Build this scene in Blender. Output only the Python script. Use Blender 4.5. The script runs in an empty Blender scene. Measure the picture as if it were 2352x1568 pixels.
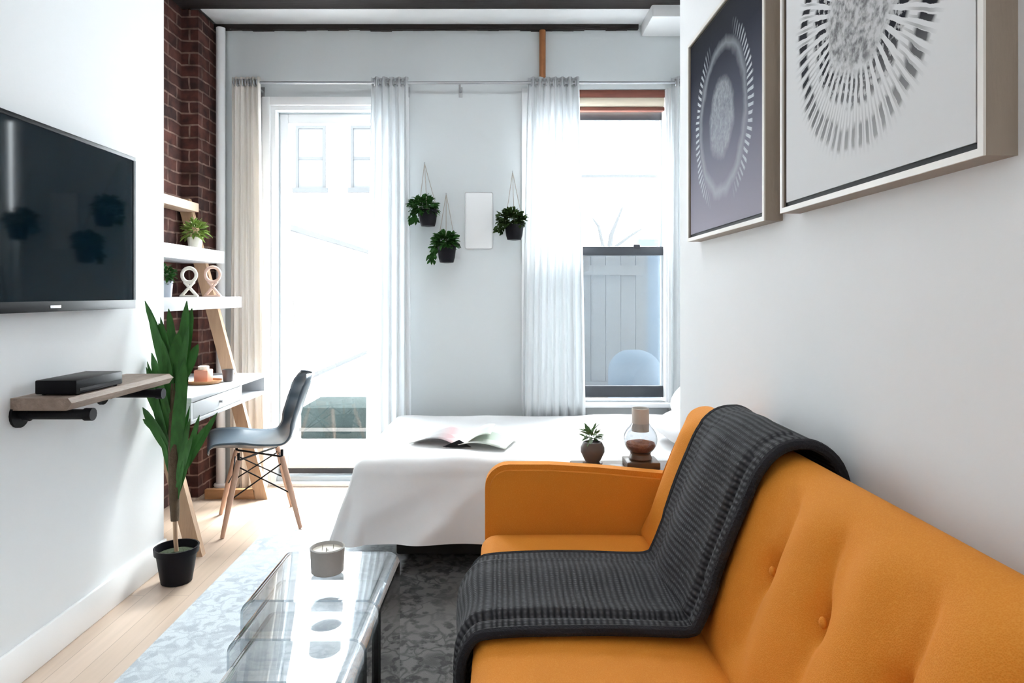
import bpy, bmesh, math, random
from mathutils import Vector, Matrix, noise
random.seed(7)
C = bpy.context.scene.collection
PI = math.pi
# ------------------------------------------------------------ camera, light
H = 1.15
cam_d = bpy.data.cameras.new('camera'); cam = bpy.data.objects.new('camera', cam_d); C.objects.link(cam)
cam.location = (0, 0, H); cam.rotation_euler = (PI/2, 0, 0)
cam_d.sensor_width = 36; cam_d.lens = 24.0; cam_d.clip_start = 0.02
cam_d.shift_x = 0.0102; cam_d.shift_y = -0.0468
bpy.context.scene.camera = cam
vs = bpy.context.scene.view_settings
vs.view_transform = 'Standard'; vs.look = 'None'; vs.gamma = 1.0; vs.exposure = 1.08; vs.use_curve_mapping = False
w = bpy.data.worlds.new('sky'); bpy.context.scene.world = w; w.use_nodes = True
bg = w.node_tree.nodes['Background']; bg.inputs[0].default_value = (0.90, 0.95, 1.0, 1); bg.inputs[1].default_value = 15.0
def area(name, loc, rot, sx, sy, power, col=(1, 1, 1)):
    l = bpy.data.lights.new(name, 'AREA'); l.shape = 'RECTANGLE'; l.size = sx; l.size_y = sy; l.energy = power; l.color = col
    o = bpy.data.objects.new(name, l); C.objects.link(o); o.location = loc; o.rotation_euler = rot; return o
area('room_fill', (-0.30, 1.6, 2.78), (0, 0, 0), 1.0, 3.0, 2.4, (0.97, 0.985, 1.0))  # unseen fill added under the ceiling to brighten the room, no fixture
area('alcove_fill', (-0.25, 3.0, 2.70), (0, 0, 0), 1.2, 0.5, 3.5, (0.93, 0.97, 1.0))  # second added fill, brightens the bed alcove, no lamp there
fill_d = bpy.data.lights.new('rear_fill', 'POINT'); fill_d.energy = 8.5; fill_d.shadow_soft_size = 0.3; fill_d.color = (1.0, 0.985, 0.965)
fill_o = bpy.data.objects.new('rear_fill', fill_d); C.objects.link(fill_o); fill_o.location = (-0.15, -1.25, 1.9)  # point fill added behind the camera, no lamp body
sun_d = bpy.data.lights.new('sun', 'SUN'); sun_d.energy = 8.0; sun_d.angle = 0.6; sun_d.color = (1, 0.97, 0.92)
sun = bpy.data.objects.new('sun', sun_d); C.objects.link(sun); sun.rotation_euler = (math.radians(-50), 0, math.radians(-33))

def U(px, Y): return (px - 1152.0) * Y / 1568.0
def V(py, Y): return H - (py - 674.0) * Y / 1568.0

# ------------------------------------------------------------ materials
def new_mat(name):
    m = bpy.data.materials.new(name); m.use_nodes = True
    nt = m.node_tree; return m, nt, nt.nodes['Principled BSDF']
def pmat(name, col, rough=0.6, metal=0.0, bump=0.0, bscale=60.0, var=0.0, vscale=8.0, spec=0.5, sheen=0.0, stretch=None, coat=0.0):
    m, nt, p = new_mat(name); N = nt.nodes; L = nt.links
    p.inputs['Base Color'].default_value = (*col, 1); p.inputs['Roughness'].default_value = rough
    p.inputs['Metallic'].default_value = metal; p.inputs['Specular IOR Level'].default_value = spec
    p.inputs['Sheen Weight'].default_value = sheen; p.inputs['Coat Weight'].default_value = coat
    tc = N.new('ShaderNodeTexCoord'); mp = N.new('ShaderNodeMapping'); L.new(tc.outputs['Object'], mp.inputs[0])
    if stretch: mp.inputs['Scale'].default_value = stretch
    n = N.new('ShaderNodeTexNoise'); n.inputs['Scale'].default_value = vscale; n.inputs['Detail'].default_value = 5; L.new(mp.outputs[0], n.inputs[0])
    mx = N.new('ShaderNodeMix'); mx.data_type = 'RGBA'; L.new(n.outputs[0], mx.inputs[0])
    mx.inputs[6].default_value = (*[c*(1-var) for c in col], 1); mx.inputs[7].default_value = (*[min(1, c*(1+var)) for c in col], 1)
    L.new(mx.outputs[2], p.inputs['Base Color'])
    if bump > 0:
        n2 = N.new('ShaderNodeTexNoise'); n2.inputs['Scale'].default_value = bscale; n2.inputs['Detail'].default_value = 4; L.new(mp.outputs[0], n2.inputs[0])
        b = N.new('ShaderNodeBump'); b.inputs['Strength'].default_value = bump; b.inputs['Distance'].default_value = 0.01
        L.new(n2.outputs[0], b.inputs['Height']); L.new(b.outputs[0], p.inputs['Normal'])
    return m
def math_n(nt, op, a, b=None, c=None):
    n = nt.nodes.new('ShaderNodeMath'); n.operation = op
    for i, v in enumerate((a, b, c)):
        if v is None: continue
        if isinstance(v, (int, float)): n.inputs[i].default_value = v
        else: nt.links.new(v, n.inputs[i])
    return n.outputs[0]
def ramp(nt, fac, stops, interp='LINEAR'):
    r = nt.nodes.new('ShaderNodeValToRGB'); r.color_ramp.interpolation = interp
    e = r.color_ramp.elements
    while len(e) < len(stops): e.new(0.5)
    for i, (p, c) in enumerate(stops): e[i].position = p; e[i].color = (*c, 1)
    nt.links.new(fac, r.inputs[0]); return r.outputs[0]
def mixc(nt, f, a, b):
    n = nt.nodes.new('ShaderNodeMix'); n.data_type = 'RGBA'
    for i, v in ((0, f), (6, a), (7, b)):
        if isinstance(v, (int, float)): n.inputs[i].default_value = v
        elif isinstance(v, tuple): n.inputs[i].default_value = (*v, 1)
        else: nt.links.new(v, n.inputs[i])
    return n.outputs[2]
def thin_glass(name, tint=(0.97, 0.985, 0.98), refl=1.0, rough=0.0, ior=1.5):
    m = bpy.data.materials.new(name); m.use_nodes = True; nt = m.node_tree; nt.nodes.clear()
    out = nt.nodes.new('ShaderNodeOutputMaterial'); t = nt.nodes.new('ShaderNodeBsdfTransparent'); t.inputs[0].default_value = (*tint, 1)
    g = nt.nodes.new('ShaderNodeBsdfGlossy'); g.inputs['Roughness'].default_value = rough
    ge = nt.nodes.new('ShaderNodeNewGeometry'); dt = nt.nodes.new('ShaderNodeVectorMath'); dt.operation = 'DOT_PRODUCT'
    nt.links.new(ge.outputs['Normal'], dt.inputs[0]); nt.links.new(ge.outputs['Incoming'], dt.inputs[1])
    c1 = math_n(nt, 'SUBTRACT', 1.0, math_n(nt, 'ABSOLUTE', dt.outputs['Value'])); f0 = ((ior-1)/(ior+1))**2
    k = math_n(nt, 'MINIMUM', math_n(nt, 'MULTIPLY', math_n(nt, 'MULTIPLY_ADD', math_n(nt, 'POWER', c1, 5.0), 1-f0, f0), refl), 1.0)
    mx = nt.nodes.new('ShaderNodeMixShader'); nt.links.new(k, mx.inputs[0]); nt.links.new(t.outputs[0], mx.inputs[1]); nt.links.new(g.outputs[0], mx.inputs[2])
    nt.links.new(mx.outputs[0], out.inputs[0]); return m
def sheer(name, col, trans=0.45):
    m = bpy.data.materials.new(name); m.use_nodes = True; nt = m.node_tree; nt.nodes.clear()
    out = nt.nodes.new('ShaderNodeOutputMaterial'); d = nt.nodes.new('ShaderNodeBsdfDiffuse'); t = nt.nodes.new('ShaderNodeBsdfTranslucent')
    d.inputs[0].default_value = (*col, 1); t.inputs[0].default_value = (*col, 1)
    n = nt.nodes.new('ShaderNodeTexNoise'); n.inputs['Scale'].default_value = 300
    b = nt.nodes.new('ShaderNodeBump'); b.inputs['Strength'].default_value = 0.1; nt.links.new(n.outputs[0], b.inputs['Height']); nt.links.new(b.outputs[0], d.inputs['Normal'])
    mx = nt.nodes.new('ShaderNodeMixShader'); mx.inputs[0].default_value = trans
    nt.links.new(d.outputs[0], mx.inputs[1]); nt.links.new(t.outputs[0], mx.inputs[2]); nt.links.new(mx.outputs[0], out.inputs[0]); return m

M = {}
M['wall'] = pmat('white_plaster', (0.81, 0.83, 0.845), 0.7, bump=0.05, bscale=40, var=0.012, vscale=3)
M['wall_warm'] = pmat('warm_white_plaster', (0.83, 0.835, 0.84), 0.75, bump=0.05, bscale=40, var=0.012, vscale=3)
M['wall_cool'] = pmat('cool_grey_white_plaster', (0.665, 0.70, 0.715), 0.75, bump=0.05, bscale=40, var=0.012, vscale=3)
M['trim_white'] = pmat('white_trim_paint', (0.86, 0.87, 0.88), 0.4, bump=0.03, bscale=20, var=0.01)
M['frame_grey'] = pmat('pale_blue_grey_paint', (0.50, 0.56, 0.60), 0.4, var=0.04)
M['frame_dark'] = pmat('charcoal_frame', (0.035, 0.04, 0.05), 0.45, var=0.15)
M['beam'] = pmat('dark_brown_timber', (0.010, 0.005, 0.004), 0.7, bump=0.5, bscale=14, var=0.5, vscale=6, stretch=(0.4, 4, 4))
M['copper'] = pmat('copper_brown', (0.36, 0.14, 0.05), 0.4, metal=0.3, var=0.25, vscale=20)
M['blind_cream'] = pmat('cream_slats', (0.80, 0.70, 0.56), 0.5, var=0.15, vscale=30, stretch=(0.3, 1, 8))
M['blind_brown'] = pmat('reddish_brown_wood', (0.24, 0.075, 0.05), 0.45, var=0.3, vscale=14, stretch=(0.5, 1, 6))
M['steel'] = pmat('brushed_steel', (0.42, 0.43, 0.45), 0.35, metal=0.8, var=0.05)
M['black'] = pmat('matt_black', (0.006, 0.006, 0.008), 0.55, spec=0.18, var=0.2)
M['black_gloss'] = pmat('gloss_black_plastic', (0.005, 0.005, 0.007), 0.4, spec=0.12, var=0.1)
M['screen'] = pmat('dark_glass_screen', (0.002, 0.008, 0.013), 0.05, spec=0.12, var=0.05, coat=0.0)
M['logo'] = pmat('silver_badge', (0.75, 0.76, 0.78), 0.3, metal=0.4)
M['wood_tan'] = pmat('tan_wood', (0.50, 0.33, 0.21), 0.5, bump=0.15, bscale=30, var=0.22, vscale=9, stretch=(6, 6, 0.7))
M['wood_orange'] = pmat('honey_wood', (0.42, 0.22, 0.10), 0.5, bump=0.15, bscale=30, var=0.2, vscale=9, stretch=(1, 6, 6))
M['wood_leg'] = pmat('maple_leg', (0.50, 0.31, 0.22), 0.45, var=0.12, vscale=20, stretch=(4, 4, 0.6))
M['wood_pale'] = pmat('pale_pine', (0.72, 0.52, 0.38), 0.5, var=0.12, vscale=10, stretch=(6, 0.7, 6))
M['live_edge'] = pmat('weathered_plank', (0.30, 0.225, 0.18), 0.6, bump=0.5, bscale=25, var=0.4, vscale=9, stretch=(5, 0.7, 5))
M['wood_dark'] = pmat('walnut', (0.10, 0.055, 0.03), 0.4, var=0.3, vscale=10, stretch=(1, 5, 5))
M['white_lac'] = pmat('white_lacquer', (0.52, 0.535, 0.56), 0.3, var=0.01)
M['shell'] = pmat('slate_blue_plastic', (0.045, 0.07, 0.095), 0.3, var=0.06)
M['linen'] = pmat('white_linen', (0.86, 0.855, 0.86), 0.9, bump=0.25, bscale=9, var=0.02, sheen=0.2)
M['bedbase'] = pmat('black_bed_base', (0.015, 0.013, 0.012), 0.7, var=0.2)
M['frame_side'] = pmat('taupe_frame_side', (0.33, 0.275, 0.22), 0.5, bump=0.1, var=0.1, vscale=10, stretch=(4, 4, 0.8))
M['frame_face'] = pmat('cream_frame_face', (0.82, 0.79, 0.74), 0.4, var=0.02)
M['pot_black'] = pmat('black_plastic_pot', (0.005, 0.005, 0.008), 0.5, spec=0.15, var=0.1)
M['soil'] = pmat('soil_moss', (0.03, 0.045, 0.02), 0.95, bump=1.0, bscale=90, var=0.6, vscale=60)
M['trunk'] = pmat('brown_trunk', (0.10, 0.065, 0.035), 0.8, bump=0.8, bscale=50, var=0.4, vscale=40)
M['leaf'] = pmat('deep_green_leaf', (0.040, 0.150, 0.030), 0.45, spec=0.3, var=0.85, vscale=24, stretch=(1.5, 1.5, 0.5))
M['leaf2'] = pmat('mid_green_leaf', (0.025, 0.095, 0.018), 0.55, spec=0.15, var=0.7, vscale=30)
M['leaf_olive'] = pmat('olive_leaf', (0.035, 0.07, 0.018), 0.55, spec=0.15, var=0.7, vscale=30)
M['leaf_yellow'] = pmat('yellow_green_leaf', (0.20, 0.30, 0.05), 0.5, var=0.4, vscale=30)
M['leaf_sage'] = pmat('sage_leaf', (0.11, 0.22, 0.08), 0.5, var=0.4, vscale=40)
M['twine'] = pmat('jute_twine', (0.42, 0.38, 0.34), 0.9, var=0.2, vscale=80)
M['clay'] = pmat('dark_grey_stoneware', (0.11, 0.095, 0.095), 0.55, var=0.2, vscale=25)
M['bluegrey'] = pmat('blue_grey_ceramic', (0.42, 0.46, 0.53), 0.5, var=0.06)
M['cream_cer'] = pmat('cream_ceramic', (0.78, 0.74, 0.66), 0.5, var=0.04)
M['concrete'] = pmat('grey_concrete', (0.50, 0.485, 0.465), 0.85, bump=0.3, bscale=60, var=0.12, vscale=25)
M['wax'] = pmat('ivory_wax', (0.86, 0.80, 0.70), 0.5, var=0.03)
M['pink'] = pmat('copper_pink_ceramic', (0.62, 0.28, 0.20), 0.4, var=0.1)
M['pinkwood'] = pmat('rosy_wood', (0.66, 0.46, 0.38), 0.5, var=0.15, vscale=20)
M['neck'] = pmat('taupe_frosted_neck', (0.56, 0.52, 0.47), 0.5, var=0.06)
M['redsand'] = pmat('rust_sand', (0.36, 0.16, 0.11), 0.9, bump=0.8, bscale=120, var=0.4, vscale=50)
M['glass'] = thin_glass('clear_pane')
M['bulb'] = thin_glass('smoky_glass', (0.80, 0.82, 0.84), 2.2)
M['acrylic'] = thin_glass('clear_acrylic', (0.98, 0.99, 0.995), 2.2, 0.0, 1.5)
M['acrylic_edge'] = thin_glass('polished_acrylic_edge', (0.72, 0.77, 0.80), 3.0, 0.1, 1.5)
M['curtain'] = sheer('white_sheer_cotton', (0.78, 0.80, 0.815), 0.38)
M['curtain_beige'] = sheer('ivory_cotton', (0.95, 0.91, 0.86), 0.3)
M['ext_white'] = pmat('white_render', (0.80, 0.80, 0.80), 0.9, var=0.02)
M['ext_line'] = pmat('pale_grey_paint', (0.034, 0.035, 0.036), 0.9, var=0.03, spec=0.02)
M['ext_glass'] = pmat('facade_glass', (0.052, 0.054, 0.057), 0.8, var=0.05, spec=0.02)
M['fence_grey'] = pmat('weathered_cedar', (0.055, 0.053, 0.050), 0.95, spec=0.02, var=0.12, vscale=6, stretch=(5, 5, 0.6))
M['planter'] = pmat('grey_green_stone', (0.013, 0.0175, 0.017), 0.95, spec=0.02, bump=0.4, var=0.35, vscale=7)
M['cover_blue'] = pmat('pale_blue_canvas', (0.044, 0.058, 0.074), 0.9, spec=0.02, var=0.1, vscale=5)
def screen_mesh():
    m = bpy.data.materials.new('insect_screen'); m.use_nodes = True; nt = m.node_tree; nt.nodes.clear()
    out = nt.nodes.new('ShaderNodeOutputMaterial'); t = nt.nodes.new('ShaderNodeBsdfTransparent'); d = nt.nodes.new('ShaderNodeBsdfDiffuse')
    d.inputs[0].default_value = (0.20, 0.23, 0.27, 1); mx = nt.nodes.new('ShaderNodeMixShader'); mx.inputs[0].default_value = 0.45
    nt.links.new(t.outputs[0], mx.inputs[1]); nt.links.new(d.outputs[0], mx.inputs[2]); nt.links.new(mx.outputs[0], out.inputs[0]); return m
M['mesh'] = screen_mesh()

def brick_mat():
    m, nt, p = new_mat('old_red_brick'); N = nt.nodes; L = nt.links
    tc = N.new('ShaderNodeTexCoord'); s = N.new('ShaderNodeSeparateXYZ'); L.new(tc.outputs['Object'], s.inputs[0])
    xy = math_n(nt, 'ADD', s.outputs[0], s.outputs[1]); c = N.new('ShaderNodeCombineXYZ'); L.new(xy, c.inputs[0]); L.new(s.outputs[2], c.inputs[1])
    wob = N.new('ShaderNodeTexNoise'); wob.inputs['Scale'].default_value = 9; L.new(tc.outputs['Object'], wob.inputs[0])
    va = N.new('ShaderNodeVectorMath'); va.operation = 'MULTIPLY_ADD'; L.new(wob.outputs[1], va.inputs[0]); va.inputs[1].default_value = (0.02, 0.02, 0); L.new(c.outputs[0], va.inputs[2])
    b = N.new('ShaderNodeTexBrick'); L.new(va.outputs[0], b.inputs[0]); b.inputs['Scale'].default_value = 1
    b.inputs['Brick Width'].default_value = 0.20; b.inputs['Row Height'].default_value = 0.068; b.inputs['Mortar Size'].default_value = 0.006
    b.inputs['Mortar Smooth'].default_value = 0.3; b.inputs['Bias'].default_value = -0.1
    b.inputs['Color1'].default_value = (0.11, 0.036, 0.025, 1); b.inputs['Color2'].default_value = (0.05, 0.021, 0.018, 1); b.inputs['Mortar'].default_value = (0.24, 0.15, 0.12, 1)
    n = N.new('ShaderNodeTexNoise'); n.inputs['Scale'].default_value = 14; n.inputs['Detail'].default_value = 8; L.new(tc.outputs['Object'], n.inputs[0])
    dirt = ramp(nt, n.outputs[0], [(0.35, (0.35, 0.32, 0.3)), (0.62, (1.15, 1.1, 1.1))])
    mm = N.new('ShaderNodeMix'); mm.data_type = 'RGBA'; mm.blend_type = 'MULTIPLY'; mm.inputs[0].default_value = 0.85
    L.new(b.outputs[0], mm.inputs[6]); L.new(dirt, mm.inputs[7]); L.new(mm.outputs[2], p.inputs['Base Color'])
    bu = N.new('ShaderNodeBump'); bu.invert = True; bu.inputs['Strength'].default_value = 0.8; bu.inputs['Distance'].default_value = 0.008
    L.new(b.outputs['Fac'], bu.inputs['Height']); L.new(bu.outputs[0], p.inputs['Normal']); p.inputs['Roughness'].default_value = 0.9
    return m
M['brick'] = brick_mat()
def floor_mat():
    m, nt, p = new_mat('pale_maple_planks'); N = nt.nodes; L = nt.links
    tc = N.new('ShaderNodeTexCoord'); mp = N.new('ShaderNodeMapping'); mp.inputs['Rotation'].default_value = (0, 0, PI/2); L.new(tc.outputs['Object'], mp.inputs[0])
    b = N.new('ShaderNodeTexBrick'); L.new(mp.outputs[0], b.inputs[0]); b.inputs['Scale'].default_value = 1; b.inputs['Brick Width'].default_value = 1.3
    b.inputs['Row Height'].default_value = 0.085; b.inputs['Mortar Size'].default_value = 0.0012
    b.inputs['Color1'].default_value = (0.64, 0.51, 0.415, 1); b.inputs['Color2'].default_value = (0.59, 0.465, 0.37, 1); b.inputs['Mortar'].default_value = (0.42, 0.32, 0.25, 1)
    n = N.new('ShaderNodeTexNoise'); mp2 = N.new('ShaderNodeMapping'); mp2.inputs['Scale'].default_value = (9, 0.8, 1); L.new(tc.outputs['Object'], mp2.inputs[0]); L.new(mp2.outputs[0], n.inputs[0]); n.inputs['Scale'].default_value = 4; n.inputs['Detail'].default_value = 6
    g = ramp(nt, n.outputs[0], [(0.3, (0.93, 0.92, 0.90)), (0.7, (1.05, 1.04, 1.03))])
    mm = N.new('ShaderNodeMix'); mm.data_type = 'RGBA'; mm.blend_type = 'MULTIPLY'; mm.inputs[0].default_value = 1
    L.new(b.outputs[0], mm.inputs[6]); L.new(g, mm.inputs[7]); L.new(mm.outputs[2], p.inputs['Base Color']); p.inputs['Roughness'].default_value = 0.33
    return m
M['floor'] = floor_mat()
def rug_mat():
    m, nt, p = new_mat('damask_rug_painted_glare'); N = nt.nodes; L = nt.links
    tc = N.new('ShaderNodeTexCoord'); s = N.new('ShaderNodeSeparateXYZ'); L.new(tc.outputs['Object'], s.inputs[0])
    n = N.new('ShaderNodeTexNoise'); n.inputs['Scale'].default_value = 3.2; n.inputs['Detail'].default_value = 6; L.new(tc.outputs['Object'], n.inputs[0])
    wv = N.new('ShaderNodeTexVoronoi'); wv.feature = 'DISTANCE_TO_EDGE'; wv.inputs['Scale'].default_value = 11
    va = N.new('ShaderNodeVectorMath'); va.operation = 'MULTIPLY_ADD'; n3 = N.new('ShaderNodeTexNoise'); n3.inputs['Scale'].default_value = 9; L.new(tc.outputs['Object'], n3.inputs[0])
    L.new(n3.outputs[1], va.inputs[0]); va.inputs[1].default_value = (0.22, 0.22, 0); L.new(tc.outputs['Object'], va.inputs[2]); L.new(va.outputs[0], wv.inputs[0])
    n2 = N.new('ShaderNodeTexNoise'); n2.inputs['Scale'].default_value = 26; n2.inputs['Detail'].default_value = 5; L.new(tc.outputs['Object'], n2.inputs[0])
    line = ramp(nt, wv.outputs[0], [(0.02, (1, 1, 1)), (0.09, (0, 0, 0))])
    speck = ramp(nt, n2.outputs[0], [(0.50, (0, 0, 0)), (0.60, (1, 1, 1))])
    zone = ramp(nt, n.outputs[0], [(0.32, (0.25, 0.25, 0.25)), (0.52, (1, 1, 1))])
    a = math_n(nt, 'MAXIMUM', math_n(nt, 'MULTIPLY', line, 0.7), speck)
    pat = math_n(nt, 'MULTIPLY', a, zone)
    # window glare painted in as a pale field, unlit side as dark grey
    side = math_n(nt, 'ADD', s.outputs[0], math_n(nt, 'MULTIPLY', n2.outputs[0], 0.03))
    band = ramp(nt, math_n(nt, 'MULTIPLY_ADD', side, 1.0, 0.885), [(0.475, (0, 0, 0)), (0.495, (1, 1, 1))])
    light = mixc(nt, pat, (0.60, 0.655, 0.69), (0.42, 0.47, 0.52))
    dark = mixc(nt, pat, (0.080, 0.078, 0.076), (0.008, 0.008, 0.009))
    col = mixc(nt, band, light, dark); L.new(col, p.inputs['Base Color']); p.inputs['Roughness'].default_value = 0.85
    n4 = N.new('ShaderNodeTexNoise'); n4.inputs['Scale'].default_value = 350; L.new(tc.outputs['Object'], n4.inputs[0])
    bu = N.new('ShaderNodeBump'); bu.inputs['Strength'].default_value = 0.4; bu.inputs['Distance'].default_value = 0.004; L.new(n4.outputs[0], bu.inputs['Height']); L.new(bu.outputs[0], p.inputs['Normal'])
    return m
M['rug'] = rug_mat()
def fabric_mat():
    m, nt, p = new_mat('mustard_orange_weave'); N = nt.nodes; L = nt.links
    tc = N.new('ShaderNodeTexCoord')
    n = N.new('ShaderNodeTexNoise'); n.inputs['Scale'].default_value = 5; n.inputs['Detail'].default_value = 4; L.new(tc.outputs['Object'], n.inputs[0])
    n2 = N.new('ShaderNodeTexVoronoi'); n2.inputs['Scale'].default_value = 420; L.new(tc.outputs['Object'], n2.inputs[0])
    c = mixc(nt, n.outputs[0], (0.68, 0.205, 0.012), (0.80, 0.27, 0.022)); c2 = mixc(nt, math_n(nt, 'MULTIPLY', n2.outputs[0], 0.5), c, (0.88, 0.40, 0.07))
    L.new(c2, p.inputs['Base Color']); p.inputs['Roughness'].default_value = 0.85; p.inputs['Specular IOR Level'].default_value = 0.25
    bu = N.new('ShaderNodeBump'); bu.inputs['Strength'].default_value = 0.25; bu.inputs['Distance'].default_value = 0.002; L.new(n2.outputs[0], bu.inputs['Height']); L.new(bu.outputs[0], p.inputs['Normal'])
    return m
M['sofa'] = fabric_mat()
def knit_mat():
    m, nt, p = new_mat('charcoal_rib_knit'); N = nt.nodes; L = nt.links
    uv = N.new('ShaderNodeUVMap'); s = N.new('ShaderNodeSeparateXYZ'); L.new(uv.outputs[0], s.inputs[0])
    n = N.new('ShaderNodeTexNoise'); n.inputs['Scale'].default_value = 60; L.new(uv.outputs[0], n.inputs[0])
    rib = math_n(nt, 'SINE', math_n(nt, 'MULTIPLY_ADD', s.outputs[0], 2*PI/0.0135, math_n(nt, 'MULTIPLY', n.outputs[0], 1.6)))
    st = math_n(nt, 'SINE', math_n(nt, 'MULTIPLY', s.outputs[1], 2*PI/0.008))
    n2 = N.new('ShaderNodeTexNoise'); n2.inputs['Scale'].default_value = 160; L.new(uv.outputs[0], n2.inputs[0])
    f = math_n(nt, 'MULTIPLY', math_n(nt, 'MULTIPLY_ADD', rib, 0.5, 0.5), math_n(nt, 'MULTIPLY_ADD', st, 0.2, 0.8))
    f = math_n(nt, 'MULTIPLY', f, math_n(nt, 'ADD', n2.outputs[0], 0.4))
    c = mixc(nt, f, (0.006, 0.007, 0.009), (0.085, 0.085, 0.093)); L.new(c, p.inputs['Base Color']); p.inputs['Roughness'].default_value = 0.95
    bu = N.new('ShaderNodeBump'); bu.inputs['Strength'].default_value = 0.8; bu.inputs['Distance'].default_value = 0.004; L.new(f, bu.inputs['Height']); L.new(bu.outputs[0], p.inputs['Normal'])
    return m
M['knit'] = knit_mat()
def art_mat(kind):
    # printed artwork: object coordinates centred on the canvas; Y across, Z up
    m, nt, p = new_mat('art_print_' + kind); N = nt.nodes; L = nt.links
    tc = N.new('ShaderNodeTexCoord'); s = N.new('ShaderNodeSeparateXYZ'); L.new(tc.outputs['Object'], s.inputs[0])
    n = N.new('ShaderNodeTexNoise'); n.inputs['Scale'].default_value = 14; n.inputs['Detail'].default_value = 6; L.new(tc.outputs['Object'], n.inputs[0])
    nn = math_n(nt, 'SUBTRACT', n.outputs[0], 0.5)
    y = s.outputs[1]; z = math_n(nt, 'MULTIPLY', s.outputs[2], 0.95)
    r = math_n(nt, 'SQRT', math_n(nt, 'ADD', math_n(nt, 'MULTIPLY', y, y), math_n(nt, 'MULTIPLY', z, z)))
    r = math_n(nt, 'ADD', r, math_n(nt, 'MULTIPLY', nn, 0.045))
    ang = math_n(nt, 'ARCTAN2', z, y)
    def ringf(a, b, soft=0.006):
        u = math_n(nt, 'SMOOTH_MIN', 1.0, 1.0, 0.0)
        lo = math_n(nt, 'MULTIPLY', math_n(nt, 'SUBTRACT', r, a), 1/soft); hi = math_n(nt, 'MULTIPLY', math_n(nt, 'SUBTRACT', b, r), 1/soft)
        x = math_n(nt, 'MINIMUM', lo, hi); x = math_n(nt, 'MAXIMUM', x, 0.0); return math_n(nt, 'MINIMUM', x, 1.0)
    def dashes(cnt, thr, ph=0.0):
        c = N.new('ShaderNodeTexNoise'); c.inputs['Scale'].default_value = 5; L.new(tc.outputs['Object'], c.inputs[0])
        x = math_n(nt, 'SINE', math_n(nt, 'MULTIPLY_ADD', ang, cnt, math_n(nt, 'MULTIPLY_ADD', nn, 4.5, ph)))
        x = math_n(nt, 'MULTIPLY', math_n(nt, 'SUBTRACT', x, thr), 5.0); x = math_n(nt, 'MAXIMUM', x, 0.0); return math_n(nt, 'MINIMUM', x, 1.0)
    nf = N.new('ShaderNodeTexNoise'); nf.inputs['Scale'].default_value = 70; nf.inputs['Detail'].default_value = 5; L.new(tc.outputs['Object'], nf.inputs[0])
    if kind == 'pale':
        d1 = math_n(nt, 'MULTIPLY', dashes(46, 0.0), ringf(0.115, 0.19, 0.015))
        brk = ramp(nt, nf.outputs[0], [(0.40, (0.35, 0.35, 0.35)), (0.50, (1, 1, 1))])
        d1 = math_n(nt, 'MULTIPLY', d1, brk)
        d2 = math_n(nt, 'MULTIPLY', dashes(58, 0.1, 1.0), ringf(0.212, 0.268, 0.012))
        d3 = math_n(nt, 'MULTIPLY', math_n(nt, 'MULTIPLY', dashes(110, 0.2, 2.0), ringf(0.17, 0.285, 0.05)), 0.45)
        core = math_n(nt, 'MULTIPLY', ringf(-1, 0.135, 0.03), ramp(nt, nf.outputs[0], [(0.35, (0.75, 0.75, 0.75)), (0.6, (0.2, 0.2, 0.2))]))
        f = math_n(nt, 'MAXIMUM', math_n(nt, 'MAXIMUM', d1, d2), math_n(nt, 'MAXIMUM', d3, core))
        fade = ramp(nt, math_n(nt, 'MULTIPLY_ADD', s.outputs[2], 1.6, 0.75), [(0.25, (0.35, 0.35, 0.35)), (0.6, (1, 1, 1))])
        f = math_n(nt, 'MULTIPLY', f, fade)
        col = mixc(nt, f, (0.74, 0.74, 0.745), (0.012, 0.012, 0.018))
    else:
        base = ramp(nt, math_n(nt, 'MULTIPLY_ADD', s.outputs[2], 1.4, 0.5), [(0.05, (0.34, 0.32, 0.38)), (0.33, (0.20, 0.195, 0.25)), (0.55, (0.07, 0.075, 0.11)), (0.8, (0.010, 0.012, 0.025)), (1.0, (0.003, 0.004, 0.008))])
        gl = math_n(nt, 'MULTIPLY', ringf(0.19, 0.245, 0.03), 0.32)
        gl2 = math_n(nt, 'MULTIPLY', math_n(nt, 'MULTIPLY', ringf(-1, 0.13, 0.03), nf.outputs[0]), 0.65)
        d1 = math_n(nt, 'MULTIPLY', math_n(nt, 'MULTIPLY', dashes(80, 0.1), ringf(0.235, 0.285, 0.01)), 0.8)
        sidef = ramp(nt, math_n(nt, 'ABSOLUTE', y), [(0.10, (0, 0, 0)), (0.24, (1, 1, 1))])
        d1 = math_n(nt, 'MULTIPLY', d1, sidef)
        f = math_n(nt, 'MAXIMUM', math_n(nt, 'MAXIMUM', gl, gl2), d1)
        col = mixc(nt, f, base, (0.66, 0.70, 0.74))
    L.new(col, p.inputs['Base Color']); p.inputs['Roughness'].default_value = 0.7; p.inputs['Specular IOR Level'].default_value = 0.1
    return m
M['art_pale'] = art_mat('pale'); M['art_dark'] = art_mat('dark')
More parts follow.
